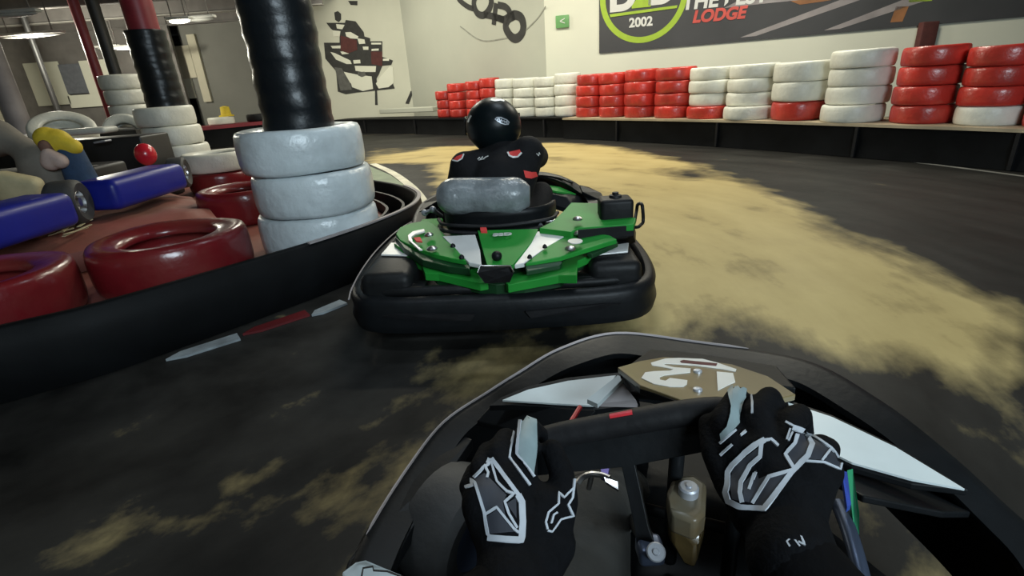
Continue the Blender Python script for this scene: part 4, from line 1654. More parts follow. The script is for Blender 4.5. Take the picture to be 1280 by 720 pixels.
# exhaust opening
bm = bmesh.new()
oc = [(600, 333, .385), (638, 333, .385), (642, 340, .365), (637, 352, .32), (606, 353, .32), (597, 341, .365)]
slab(bm, [G(*q) for q in oc], .004)
mesh_obj('exhaust_opening', bm, M['rubber'], K1, is_world=True, smooth=False)
bm = bmesh.new()
tube(bm, [G(597, 341, .37), G(600.5, 332.5, .39), G(638, 332.5, .39), G(642, 340, .37)], .0035, 8)
mesh_obj('opening_rim', bm, M['steel'], K1, is_world=True)
bm = bmesh.new()
bmesh.ops.create_icosphere(bm, subdivisions=2, radius=.022, matrix=Matrix.Translation(G(621, 320, .375)))
mesh_obj('panel_knob', bm, M['plastic'], K1, is_world=True)
# bolts
for (x, y, z, r) in ((536, 293, .405, .013), (540, 310, .385, .014), (566, 307, .395, .007), (577, 321, .375, .007), (723, 291, .41, .013), (713, 310, .39, .014), (681, 308, .39, .006), (662, 321, .37, .006), (722, 273, .455, .013)):
    q = G(x, y, z)
    bm = bmesh.new()
    lathe(bm, [(r * 1.6, -.006), (r * 1.6, .0), (r * 1.1, .006), (.0001, .011)], 16, Matrix.Translation(q))
    mesh_obj('bolt', bm, M['steel'] if r > .01 else M['plastic'], K1, is_world=True)
# stickers
def oval(name, x, y, z, rx, ry, mt):
    q = G(x, y, z)
    bm = bmesh.new()
    lathe(bm, [(1, 0), (1, .003), (.0001, .003)], 24, Matrix.Translation(q) @ Matrix.Diagonal((rx, ry, 1, 1)))
    mesh_obj(name, bm, M[mt], K1, is_world=True)


oval('round_sticker', 719, 302, .403, .030, .035, 'sticker')
kp('curved_sticker', [(511, 300, .392), (510, 294, .396), (516, 289, .40), (530, 286, .404), (531, 289, .403), (519, 292, .40), (514, 296, .397), (516, 302, .392), (528, 312, .38), (524, 312, .38)], .006, 'sticker', 0)
kp('red_sticker', [(517, 297, .398), (525, 296, .40), (528, 302, .395), (520, 301, .395)], .006, 'redcloth', 0)
put_text('maker_badge', 'SSD', .05, G(628, 293, .409), (1, -.04, 0), (0, 1, 0), M['sticker'], K1, bold=.002, depth=.003)
kp('red_tag', [(600, 284, .42), (608, 284, .42), (609, 289, .41), (601, 289, .41)], .01, 'redcloth', 0)
# radiator style box and hoop on the right
bm = bmesh.new()
q = G(769, 259, .475)
rbox(bm, q + Vector((0, .0, -.02)), (.145, .12, .13), .018, Matrix.Rotation(-.05, 4, 'Z'), 3)
mesh_obj('electronics_box', bm, M['plastic2'], K1, is_world=True)
bm = bmesh.new()
lathe(bm, [(.028, 0), (.026, .01), (.014, .012), (.014, .022), (.0001, .022)], 18, Matrix.Translation(q + Vector((0, 0, .045))))
mesh_obj('box_cap', bm, M['rubber'], K1, is_world=True)
bm = bmesh.new()
hq = [G(793, 278, .41), G(796, 262, .45), G(797, 256, .475), G(800.5, 254.5, .48), G(803, 258, .475), G(804, 276, .41), G(801, 281, .40), G(796, 284, .40), G(780, 284, .39)]
tube(bm, smooth_path(hq, 4), .0075, 10)
mesh_obj('hoop_bar', bm, M['plastic'], K1, is_world=True)
kp('side_skirt', [(722, 287, .41), (793, 281, .41), (795, 290, .33), (770, 299, .33)], .05, 'plastic2')
# seat shell
bm = bmesh.new()
seatp = [(-.24, .50, .30), (-.27, .56, .46), (-.26, .62, .50)]
sh = [(-.30, .72), (-.29, .60), (-.22, .52), (-.08, .485), (.08, .485), (.20, .52), (.27, .60), (.28, .72)]
rows = []
for z, sc, oy in ((.12, .78, .06), (.22, .88, .05), (.32, .94, .04), (.42, .98, .03), (.475, .96, .02)):
    rows.append([K1W @ Vector((x * sc, y + oy, z)) for x, y in sh])
for a, b in zip(rows, rows[1:]):
    for i in range(len(sh) - 1):
        bm.faces.new([bm.verts.new(v) for v in (a[i], a[i + 1], b[i + 1], b[i])])
bmesh.ops.remove_doubles(bm, verts=bm.verts, dist=.0001)
o = mesh_obj('seat_shell', bm, M['plastic'], K1, is_world=True, subsurf=1)
sd = o.modifiers.new('solid', 'SOLIDIFY')
sd.thickness = .014
bm = bmesh.new()
slab(bm, [K1W @ Vector(q) for q in ((-.25, .56, .17), (.25, .56, .17), (.25, 1.0, .15), (-.25, 1.0, .15))], .03)
mesh_obj('seat_base', bm, M['plastic'], K1, is_world=True, smooth=False, bevel=.008)
# taped pad
bm = bmesh.new()
pa, pb = D(553, 246, 2.40), D(657, 245, 2.36)
pts = [pa.lerp(pb, i / 16) for i in range(17)]
rad = [.066 + .021 * min(1, (min(i, 16 - i) / 2.0)) ** .5 for i in range(17)]
pts = [pa - (pb - pa) * .05] + pts + [pb + (pb - pa) * .05]
rad = [.045] + rad + [.045]
tube(bm, pts, rad, 22)
for v in bm.verts:
    f = noise.noise(v.co * 9)
    v.co += Vector((0, -1, .3)).normalized() * f * .012
mesh_obj('taped_pad', bm, M['tape'], K1, is_world=True)
# dark straps and bars below the pad
bm = bmesh.new()
for (z, yy) in ((.43, .455), (.40, .45)):
    tube(bm, smooth_path([K1W @ Vector(q) for q in ((-.30, .60, z), (-.24, yy + .03, z), (0, yy, z - .01), (.22, yy + .03, z), (.27, .60, z))], 6), .009, 8)
mesh_obj('seat_strap', bm, M['rubber'], K1, is_world=True)
for sg, pts in ((-1, [G(531, 266, .42), G(541, 262, .45), G(552, 270, .40)]), (1, [G(664, 268, .43), G(673, 275, .40), G(676, 283, .38)])):
    bm = bmesh.new()
    tube(bm, pts, .011, 8)
    for q in pts[:2]:
        bmesh.ops.create_icosphere(bm, subdivisions=2, radius=.018, matrix=Matrix.Translation(q))
    mesh_obj('seat_stay', bm, M['bolt'], K1, is_world=True)
bm = bmesh.new()
rbox(bm, K1W @ Vector((.24, .62, .34)), (.07, .10, .12), .01)
mesh_obj('engine_bracket', bm, M['steel'], K1, is_world=True)
# side pods
for sg in (-1, 1):
    bm = bmesh.new()
    rbox(bm, K1W @ Vector((sg * .50, .92, .20)), (.24, .62, .16), .05, Matrix.Rotation(-math.radians(2.5), 4, 'Z'), 4)
    mesh_obj('side_pod', bm, M['plastic2'], K1, is_world=True)
    bm = bmesh.new()
    rbox(bm, K1W @ Vector((sg * .44, .92, .285)), (.13, .5, .03), .012, Matrix.Rotation(-math.radians(2.5), 4, 'Z'), 3)
    mesh_obj('pod_panel', bm, M['green'], K1, is_world=True)
# steering wheel and column
bm = bmesh.new()
sc = K1W @ Vector((.03, 1.36, .52))
lathe(bm, [(.155 + .014 * math.cos(a), .014 * math.sin(a)) for a in [i * PI / 4 for i in range(8)]], 32, align((0, -.75, .65), sc), closed=True)
box(bm, sc, (.29, .03, .02), Matrix.Rotation(.8, 4, 'X'))
mesh_obj('steering_wheel', bm, M['rubber'], K1, is_world=True)
bm = bmesh.new()
tube(bm, [sc, K1W @ Vector((.03, 1.62, .30)), K1W @ Vector((.0, 1.85, .12))], .012)
mesh_obj('steering_column', bm, M['steel'], K1, is_world=True)
# nose in a frame shifted to the driver's head
NF = bpy.data.objects.new('nose_fairing', None)
link(NF, K1)
NF.matrix_basis = Matrix.Translation((.02, .66, .045))
nose_fairing(NF, M['green'], M['plastic2'], dz=-.09)
bm = bmesh.new()
slab(bm, [world(NF) @ Vector(q) for q in ((-.15, .95, .46), (.13, .95, .46), (.16, .78, .56), (-.18, .78, .56))], .015)
mesh_obj('front_plate', bm, M['sticker'], NF, is_world=True, smooth=False)

# ---------------- driver ahead
DR = thing('person', 'driver in black suit and gloss black helmet sitting in the green kart', 'person', tuple(K1W @ Vector((0, .75, .18))), -math.radians(2.5))
hc = D(617, 158, 2.78)


def kv(x, y, z):
    return K1W @ Vector((x, y, z))


pel = kv(0, .74, .27)
che = kv(-.01, .80, .545)
nek = kv(.015, .88, .67)
ls, rs = kv(-.175, .83, .635), kv(.145, .88, .68)
le, re = kv(-.27, 1.03, .46), D(671, 196, 2.93)
lh, rh = kv(-.11, 1.33, .50), kv(.17, 1.33, .57)
lk, rk = kv(-.20, 1.20, .40), kv(.21, 1.20, .40)
lf, rf = kv(-.17, 1.62, .16), kv(.17, 1.62, .16)
bones = [(pel, .135, kv(0, .76, .42), .13), (kv(0, .76, .42), .13, che, .15), (che, .14, nek, .07), (kv(-.10, .80, .50), .11, ls, .08), (kv(.05, .80, .50), .11, rs, .085), (ls, .075, nek, .06), (rs, .075, nek, .06),
         (nek, .065, hc, .06),
         (ls, .078, le, .058), (le, .056, lh, .042), (rs, .08, re, .066), (re, .062, rh, .042),
         (kv(-.09, .80, .25), .10, lk, .072), (kv(.09, .80, .25), .10, rk, .072), (lk, .068, lf, .045), (rk, .068, rf, .045),
         (lf, .042, kv(-.17, 1.72, .22), .03), (rf, .042, kv(.17, 1.72, .22), .03)]
body1, bvh1 = flesh('race_suit', bones, M['suit'], DR, .011, 5)
body1.name = 'body'


def gloved_hand(parent, wrist, rimc, side, mt, sc=1.0, name='glove'):
    """small gloved hand closed on a rim, for the driver ahead"""
    w = Vector(wrist)
    fwd = (rimc - w).normalized()
    lat = Vector((1, 0, 0)) * side
    bones = [(w, .036 * sc, w + fwd * .05 * sc, .038 * sc)]
    for i in range(4):
        o = Vector((0, 0, (.03 - .02 * i) * sc))
        b0 = w + fwd * .06 * sc + o
        b1 = b0 + fwd * .035 * sc + Vector((0, 0, .01))
        b2 = b1 + fwd * .01 * sc - lat * .025 * sc
        bones += [(b0, .0125 * sc, b1, .011 * sc), (b1, .011 * sc, b2, .010 * sc), (b2, .010 * sc, b2 - fwd * .022 * sc - lat * .006, .009 * sc)]
    bones.append((w + fwd * .03 * sc, .016 * sc, w + fwd * .06 * sc - lat * .04 * sc, .012 * sc))
    return flesh(name, bones, mt, parent, .005, 2)


gloved_hand(DR, lh, kv(-.12, 1.40, .52), -1, M['glove'])
gloved_hand(DR, rh, kv(.15, 1.40, .60), 1, M['glove'])
# helmet: shell with chin bar and visor, facing the corner
hm = thing('tmp', None, None)
bm = bmesh.new()
vs = sphere(bm, (0, 0, 0), 1.0, (1, 1, 1), None, 40, 28)
yaw = math.radians(8)
HR = Matrix.Translation(hc) @ Matrix.Rotation(yaw, 4, 'Z')
for v in bm.verts:
    x, y, z = v.co
    sx = .143
    sy = .150 + (.022 if y > 0 else .0)
    sz = .150 if z > 0 else .158
    k = 1.0
    if z < -.35:
        k = 1 - .26 * min(1, (-z - .35) / .65) * (1.0 if y < .3 else .5)
    v.co = Vector((x * sx * k, y * sy * (1 - .12 * max(0, -z)) + (.02 if z < -.2 and y > .5 else 0), max(z, -.90) * sz * .95))
bmesh.ops.transform(bm, matrix=HR, verts=bm.verts)
HB = BVHTree.FromBMesh(bm)
helmet = mesh_obj('helmet', bm, M['helmet'], DR, is_world=True)
bpy.data.objects.remove(hm)
bm = bmesh.new()
rings = []
for i in range(17):
    a = math.radians(90 + (-80 + 10 * i))
    rings.append([bm.verts.new(HR @ Vector((math.cos(a) * .150, math.sin(a) * (.177 if math.sin(a) > 0 else .152), z * 1.0))) for z in (-.035, .0, .035, .055)])
for a, b in zip(rings, rings[1:]):
    for k in range(3):
        bm.faces.new((a[k], b[k], b[k + 1], a[k + 1]))
o = mesh_obj('visor', bm, M['visor'], helmet, is_world=False)
o.data.transform(world(DR).inverted())
o.modifiers.new('s', 'SOLIDIFY').thickness = .004


def decal(name, parent, bvh, mt, strokes=(), patches=(), off=.0012, root=None):
    root = root or parent
    inv = world(root).inverted()
    jobs = [((), [q]) for q in patches]
    if strokes:
        jobs.append((strokes, ()))
    for st, pt in jobs:
        bm = bmesh.new()
        for pl in pt:
            print_patch(bm, bvh, pl, off * .8)
        print_lines(bm, bvh, st, off)
        if not bm.verts:
            bm.free()
            continue
        bmesh.ops.transform(bm, matrix=inv, verts=bm.verts)
        mesh_obj(name, bm, mt, parent)


def hpx(x, y):   # helmet zoom -> photo
    return (560 + x / 6.54, 120 + y / 6.54)


decal('helmet_logo', helmet, HB, M['bolt'], [(1.2, [hpx(*q) for q in ((400, 200), (385, 190), (400, 176), (430, 176), (480, 196), (498, 215), (492, 232), (465, 232), (430, 220), (402, 202))]),
                                             (1.6, [hpx(*q) for q in ((402, 200), (408, 188), (420, 188), (424, 205), (412, 208))]), (1.3, [hpx(*q) for q in ((430, 212), (436, 192), (446, 210), (456, 198), (462, 218))]),
                                             (1.5, [hpx(*q) for q in ((486, 208), (470, 208), (472, 218), (486, 222), (480, 230))])], root=DR, off=.002)
decal('helmet_glint', helmet, HB, M['sticker'], [(2.2, [hpx(*q) for q in ((350, 30), (385, 38), (430, 32), (460, 40))]), (1.6, [hpx(*q) for q in ((165, 215), (172, 190), (190, 160))])], root=DR, off=.002)  # pale strokes painted in as glints on the shell
bm = bmesh.new()
tube(bm, smooth_path([HR @ Vector(q) for q in ((-.10, -.05, -.125), (-.07, -.105, -.130), (0, -.125, -.132), (.07, -.105, -.130), (.10, -.05, -.125))], 5), .012, 10)
o = mesh_obj('neck_roll', bm, M['trouser'], helmet)
o.data.transform(world(DR).inverted())
# suit patches
decal('shoulder_patch', body1, bvh1, M['redcloth'], (), [[hpx(*q) for q in ((40, 525), (75, 495), (128, 476), (118, 505), (80, 530))], [hpx(*q) for q in ((488, 462), (588, 440), (600, 462), (570, 492), (530, 500), (500, 488))]], root=DR, off=.004)
decal('patch_edge', body1, bvh1, M['sticker'], [(1.5, [hpx(*q) for q in ((40, 526), (80, 535), (115, 515), (130, 478))]), (2.0, [hpx(*q) for q in ((486, 462), (497, 490), (528, 505), (572, 500), (603, 465))])], root=DR, off=.005)
decal('elbow_patch', body1, bvh1, M['redcloth'], (), [[hpx(*q) for q in ((615, 608), (680, 622), (755, 618), (730, 655), (680, 676), (630, 668))]], root=DR, off=.004)
decal('suit_logo', body1, bvh1, M['sticker'], [(1.1, [hpx(*q) for q in ((242, 520), (258, 505), (268, 520), (285, 500), (290, 522), (310, 505), (332, 496))]), (1.0, [hpx(*q) for q in ((720, 470), (735, 490), (742, 462), (748, 478))]), (.8, [hpx(*q) for q in ((250, 528), (275, 524), (300, 520))])], root=DR, off=.005)

# ================================================================== OWN KART
HEAD = -math.radians(24)
K2 = thing('own_kart', 'black kart with white stickers and number twelve plate in the foreground', 'kart', (0, 0, 0), HEAD)
K2W = world(K2)


def v2(x, y, z):
    return K2W @ Vector((x, y, z))


nose_fairing(K2, M['sticker2'], M['plastic2'], wings=False)
# wings with pale stickers, in front of the wheels
kp('wing', [(612, 507, .352), (628, 496, .362), (660, 483, .372), (710, 472, .382), (790, 464, .39), (800, 505, .37), (745, 512, .365), (690, 509, .355), (640, 506, .35)], .014, 'plastic', root=K2)
kp('wing', [(x, y, .372) for x, y in ((960, 500), (985, 499), (1040, 518), (1120, 556), (1212, 612), (1140, 604), (1065, 583), (1000, 551), (965, 530))], .014, 'plastic', root=K2)
kp('wing_sticker', [(628, 500, .365), (660, 487, .374), (710, 476, .383), (770, 469, .39), (741, 507, .37), (690, 504, .364)], .004, 'sticker2', bevel=0, root=K2)
kp('wing_sticker', [(x, y, .379) for x, y in ((985, 503), (1040, 521), (1120, 559), (1206, 611), (1140, 599), (1065, 578), (1000, 546))], .004, 'sticker2', bevel=0, root=K2)
for pts in ([(614, 506, .350), (640, 506, .35), (745, 512, .36), (720, 538, .31), (650, 540, .30), (596, 526, .31)], [(965, 531, .38), (1065, 584, .353), (1215, 613, .338), (1265, 640, .25), (1180, 640, .25), (1080, 620, .28), (1000, 575, .33)]):
    kp('wing_skirt', pts, .014, 'plastic', root=K2)
kp('nose_tongue', [(800, 436, .355), (860, 440, .355), (925, 448, .355), (935, 470, .36), (820, 466, .365)], .02, 'plastic', root=K2)
for sg in (-1, 1):
    bm = bmesh.new()
    slab(bm, [v2(sg * .595, .86, .262), v2(sg * .59, .5, .225), v2(sg * .55, .38, .21), (v2(sg * .50, .38, .21)), v2(sg * .515, .6, .225), v2(sg * .50, .84, .262)], .03)
    mesh_obj('side_panel', bm, M['plastic'], K2, is_world=True, smooth=False, bevel=.004)
# number plate panel
plate_px = [(772, 459, .495), (800, 481, .505), (850, 499, .515), (920, 500, .515), (975, 498, .51), (995, 493, .505), (960, 470, .49), (915, 455, .48), (860, 448, .475), (830, 446, .475), (800, 451, .48)]
plate = flat_pts(plate_px)
kp('number_panel', plate_px, .012, 'plate', bevel=.002, root=K2)
pn = (plate[2] - plate[0]).cross(plate[6] - plate[0]).normalized()
if pn.z < 0:
    pn = -pn


def z7(x, y):
    return (770 + x / 7.11, 435 + y / 7.11)


def on_plate(name, pl, mk, off=.0015):
    bm = bmesh.new()
    slab(bm, [on_plane(*z7(*q), plate[0] + pn * off, pn) for q in pl], .0012, -pn)
    return mesh_obj(name, bm, M[mk], K2, is_world=True, smooth=False)


on_plate('digit_two', [(310, 130), (440, 92), (560, 87), (770, 96), (900, 129), (1070, 187), (1060, 207), (930, 182), (700, 152), (560, 142), (440, 137), (420, 147), (520, 170), (665, 180), (660, 215), (560, 225), (430, 240), (390, 255), (390, 280), (440, 290), (480, 265), (635, 285), (630, 320), (600, 340), (480, 340), (330, 315), (225, 265), (260, 215), (340, 205), (480, 200), (515, 185), (440, 170), (320, 150)], 'white')
on_plate('digit_one', [(895, 208), (1040, 222), (1060, 300), (990, 330), (905, 375)], 'white')
on_plate('number_slot', [(570, 115), (600, 105), (900, 135), (890, 155), (580, 127)], 'dredink', .0026)
for (x, y) in ((872, 464), (872, 487)):
    q = on_plane(x, y, plate[0] + pn * .002, pn)
    bm = bmesh.new()
    lathe(bm, [(.008, -.003), (.008, .002), (.005, .004), (.0001, .004)], 14, align(pn, q))
    mesh_obj('panel_bolt', bm, M['bolt'], K2, is_world=True)
# support under the plate
bm = bmesh.new()
slab(bm, [G(*q) for q in ((775, 462, .485), (800, 486, .50), (850, 503, .515), (880, 503, .51), (870, 500, .36), (780, 492, .38))], .01)
mesh_obj('panel_skirt', bm, M['plastic'], K2, is_world=True, smooth=False)
bm = bmesh.new()
tube(bm, [v2(-.05, .84, .47), v2(-.05, .80, .10)], .014)
tube(bm, [v2(.06, .84, .47), v2(.06, .80, .10)], .014)
mesh_obj('panel_stay', bm, M['plastic'], K2, is_world=True)
# pale strut and red strap
bm = bmesh.new()
slab(bm, [G(734, 499, .425), G(772, 469, .46), G(780, 472, .46), G(747, 505, .425)], .01)
mesh_obj('pale_strut', bm, M['sticker2'], K2, is_world=True, smooth=False)
bm = bmesh.new()
slab(bm, [G(750, 504, .42), G(776, 476, .452), G(795, 500, .42), G(797, 505, .41)], .008)
mesh_obj('grey_gusset', bm, M['bgrey'], K2, is_world=True, smooth=False)
bm = bmesh.new()
tube(bm, [G(711, 532, .46), G(725, 509, .46)], .0045, 8)
mesh_obj('red_strap', bm, M['redrod'], K2, is_world=True)
# side bumpers behind the nose, front wheels, tray
for sg in (-1, 1):
    bm = bmesh.new()
    pts = smooth_path([v2(sg * .53, .40, .14), v2(sg * .60, .25, .14), v2(sg * .64, .0, .14), v2(sg * .64, -.35, .14)], 5)
    sweep(bm, pts, [(-.05, -.09), (.05, -.09), (.06, .0), (.04, .08), (-.04, .08), (-.06, 0)])
    mesh_obj('side_pod', bm, M['plastic'], K2, is_world=True)
    kart_wheel('front_wheel', K2, v2(sg * .475, .70, .135), K2W.to_3x3() @ Vector((sg, sg * .0 + .25, 0)), .135, .135, 1, 'dsteel')
bm = bmesh.new()
slab(bm, [v2(*q) for q in ((-.40, -.4, .07), (.42, -.4, .07), (.40, .52, .07), (.37, .62, .07), (.36, .80, .07), (.28, 1.10, .07), (-.30, 1.10, .07), (-.38, .80, .07), (-.39, .62, .07), (-.42, .52, .07))], .025)
mesh_obj('floor_tray', bm, M['plastic'], K2, is_world=True, smooth=False)
bm = bmesh.new()
for sg in (-1, 1):
    tube(bm, smooth_path([v2(sg * .33, -.35, .09), v2(sg * .32, .3, .09), v2(sg * .30, .62, .09), v2(sg * .22, .95, .09), v2(sg * .16, 1.15, .11)], 5), .015)
tube(bm, [v2(-.34, .70, .11), v2(.34, .70, .11)], .013)
tube(bm, [v2(-.24, .92, .10), v2(.24, .92, .10)], .013)
mesh_obj('chassis_tube', bm, M['plastic2'], K2, is_world=True)
bm = bmesh.new()
slab(bm, [G(426, 716, .24), G(444, 702, .25), G(457, 699, .255), (G(503, 718, .24)), G(510, 740, .22), G(440, 740, .22)], .012)
st = mesh_obj('pod_sticker', bm, M['sticker2'], K2, is_world=True, smooth=False, bevel=.004)
bm = bmesh.new()
tube(bm, [G(452, 720, .262), G(454, 710, .264), G(466, 708, .264), G(467, 713, .262), G(484, 714, .262), G(505, 722, .255)], .0018, 6)
mesh_obj('sticker_line', bm, M['ink'], K2, is_world=True)
# fuel tank between the legs
bm = bmesh.new()
tz = .30
top = [G(834, 612, tz), G(842, 594, tz), G(868, 592, tz), G(884, 604, tz), G(882, 640, tz), (G(870, 652, tz)), G(838, 640, tz)]
slab(bm, top, .05)
mesh_obj('fuel_tank', bm, M['tank'], K2, is_world=True, smooth=True, bevel=.01, bseg=3)
bm = bmesh.new()
lowp = [G(835, 618, .25), G(882, 622, .25), G(882, 645, .25), G(872, 684, .20), G(858, 680, .2), G(838, 645, .25)]
slab(bm, lowp, .06)
mesh_obj('tank_belly', bm, M['amber'], K2, is_world=True, smooth=True, bevel=.01, bseg=3)
q = G(861, 609, .315)
bm = bmesh.new()
lathe(bm, [(.018, -.016), (.018, .0), (.015, .003), (.006, .003), (.005, .006), (.0001, .006)], 22, Matrix.Translation(q))
mesh_obj('tank_cap', bm, M['bolt'], K2, is_world=True)
q = K(820, 690, .572)
bm = bmesh.new()
lathe(bm, [(.0105, -.012), (.0105, .0), (.009, .0015), (.004, .0015), (.003, .004), (.0001, .004)], 22, align((-.2, -.6, .75), q))
mesh_obj('column_bolt', bm, M['bolt'], K2, is_world=True)
bm = bmesh.new()
rbox(bm, q + Vector((0, .022, -.022)), (.03, .03, .024), .006)
mesh_obj('column_bracket', bm, M['dsteel'], K2, is_world=True)
# purple and chrome link
bm = bmesh.new()
tube(bm, smooth_path([G(722, 604, .50), G(728, 597, .505), G(738, 593, .51), G(752, 594, .51), (G(762, 598, .51))], 4), .0042, 8)
tube(bm, [G(740, 592, .51), G(736, 610, .47)], .004, 8)
slab(bm, [G(755, 596, .512), G(772, 602, .512), G(773, 612, .508), G(757, 602, .51)], .004)
mesh_obj('chrome_link', bm, M['steel'], K2, is_world=True)
bm = bmesh.new()
slab(bm, [G(750, 566, .50), G(757, 570, .50), G(762, 585, .50), G(760, 596, .50), G(751, 592, .50)], .012)
mesh_obj('anodised_clamp', bm, M['purple'], K2, is_world=True, smooth=False, bevel=.002)
# blue-green strip and steel hoop right of the hand
bm = bmesh.new()
slab(bm, [G(1059, 588, .45), G(1066, 586, .45), G(1074, 640, .42), G(1074, 668, .40), G(1068, 664, .40)], .01)
mesh_obj('green_strip', bm, M['greenstrip'], K2, is_world=True, smooth=False)
bm = bmesh.new()
slab(bm, [G(1052, 588, .455), G(1059, 590, .455), G(1064, 630, .43), G(1059, 634, .43)], .01)
mesh_obj('blue_strip', bm, M['bluestrip'], K2, is_world=True, smooth=False)
bm = bmesh.new()
tube(bm, smooth_path([G(1048, 630, .40), G(1060, 660, .40), G(1072, 700, .39), G(1084, 750, .37)], 5), .0105, 12)
mesh_obj('steel_hoop', bm, M['dsteel'], K2, is_world=True)

# steering wheel
SWC = K(812, 682, .60)
lat = K2W.to_3x3() @ Vector((1, 0, 0))
fo = K2W.to_3x3() @ Vector((0, 1, 0))
tl = math.radians(55)
bdir = fo * math.cos(tl) + Vector((0, 0, 1)) * math.sin(tl)
sp = math.radians(20)
a2 = lat * math.cos(sp) + bdir * math.sin(sp)
b2 = -lat * math.sin(sp) + bdir * math.cos(sp)
SR = .15
bm = bmesh.new()
ctl = [(-.10, .138), (0, .140), (.10, .138), (.135, .125), (.155, .085), (.162, .02), (.150, -.06), (.11, -.115), (.05, -.135), (-.05, -.135), (-.11, -.115), (-.150, -.06), (-.162, .02), (-.155, .085), (-.135, .125)]
pts = smooth_path([SWC + a2 * x + b2 * y for x, y in ctl], 4, closed=True)
tube(bm, pts, .0165, 14, closed=True)
SW = thing('tmp', None, None)
bpy.data.objects.remove(SW)
sw = mesh_obj('steering_wheel', bm, M['rubber'], K2, is_world=True)
bm = bmesh.new()
nrm = a2.cross(b2).normalized()
slab(bm, [SWC + a2 * x + b2 * y + nrm * .005 for x, y in ((-.125, .125), (.125, .125), (.125, .095), (.004, .09), (.004, .02), (.010, -.015), (-.016, -.015), (-.012, .02), (-.012, .09), (-.125, .095))], .012, -nrm)
o = mesh_obj('hub_pad', bm, M['plastic'], sw, is_world=False, smooth=False, bevel=.004)
o.data.transform(K2W.inverted())
bm = bmesh.new()
e0 = SWC + b2 * (SR * .62 + .0) + nrm * .0 + a2 * .012
tube(bm, [SWC + b2 * .151 + nrm * .012 - a2 * .012, SWC + b2 * .151 + nrm * .012 + a2 * .016], .0035, 8)
o = mesh_obj('red_centre_mark', bm, M['redrod'], sw)
o.data.transform(K2W.inverted())
bm = bmesh.new()
tube(bm, [SWC - nrm * .01, v2(-.13, .76, .24), v2(-.12, .95, .12)], .011)
mesh_obj('steering_column', bm, M['plastic2'], K2, is_world=True)
# seat
bm = bmesh.new()
sh = [(-.22, .18), (-.25, .0), (-.23, -.12), (-.12, -.20), (.12, -.20), (.23, -.12), (.25, .0), (.22, .18)]
rows = []
for z, s, oy in ((.09, .8, .04), (.2, .92, .0), (.34, 1.0, -.03), (.46, 1.0, -.06)):
    rows.append([v2(x * s, y + oy - .02, z) for x, y in sh])
for a, b in zip(rows, rows[1:]):
    for i in range(len(sh) - 1):
        bm.faces.new([bm.verts.new(v) for v in (a[i], a[i + 1], b[i + 1], b[i])])
bmesh.ops.remove_doubles(bm, verts=bm.verts, dist=.0001)
bm.faces.new([bm.verts.new(v2(x * .8, y + .02, .09)) for x, y in sh])
o = mesh_obj('seat_shell', bm, M['plastic'], K2, is_world=True)
o.modifiers.new('s', 'SOLIDIFY').thickness = .01
# engine block and rear bumper behind the seat
bm = bmesh.new()
sweep(bm, smooth_path([v2(.64, -.35, .14), v2(.60, -.62, .14), v2(.3, -.68, .14), v2(-.3, -.68, .14), v2(-.60, -.62, .14), v2(-.64, -.35, .14)], 5), [(-.04, -.09), (.04, -.09), (.05, .1), (-.05, .1)])
mesh_obj('rear_bumper', bm, M['plastic'], K2, is_world=True)
for sg in (-1, 1):
    kart_wheel('rear_wheel', K2, v2(sg * .5, -.40, .14), K2W.to_3x3() @ Vector((sg, 0, 0)), .14, .19, 1)

# ---------------- driver of this kart (seen from the camera on the helmet)
ME = thing('person', 'driver in black gloves and grey trousers holding the foreground steering wheel', 'person', tuple(v2(0, -.05, .12)), HEAD)
RW = K(990, 700, .47)
LW = K(640, 742, .50)
ls, rs = v2(-.21, -.14, .74), v2(.20, -.14, .74)
le, re = v2(-.33, .10, .48), v2(.36, .10, .50)
lk, rk = G(735, 648, .36), v2(.24, .60, .30)
lf, rf = v2(-.16, .93, .14), v2(.16, .93, .14)
bones = [(v2(0, -.08, .22), .14, v2(0, -.12, .42), .135), (v2(0, -.12, .42), .135, v2(0, -.15, .62), .15), (v2(0, -.15, .66), .10, v2(0, -.17, .80), .06),
         (v2(-.08, -.15, .66), .10, ls, .08), (v2(.08, -.15, .66), .10, rs, .08),
         (ls, .068, le, .052), (le, .050, LW, .040), (rs, .068, re, .052), (re, .050, RW, .040),
         (v2(0, -.17, .80), .06, v2(0, -.19, .90), .06)]
body2, bvh2 = flesh('body', bones + [(v2(-.09, .0, .21), .10, lk, .062), (v2(.09, .0, .21), .10, rk, .062), (lk, .060, lf, .045), (rk, .060, rf, .045),
                                     (lf, .042, v2(-.15, 1.02, .2), .03), (rf, .042, v2(.15, 1.02, .2), .03)], M['suit2'], ME, .011, 4)
# trousers over the legs
flesh('trousers', [(v2(-.09, .0, .21), .106, lk, .068), (lk, .067, lf, .050)], M['trouser'], ME, .009, 3)
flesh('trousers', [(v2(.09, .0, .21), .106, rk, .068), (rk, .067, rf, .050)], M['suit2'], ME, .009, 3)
# helmet around the head, behind the lens
bm = bmesh.new()
sphere(bm, v2(0, -.24, .99), .15, (.95, 1.1, 1.0))
mesh_obj('helmet', bm, M['helmet'], ME, is_world=True)

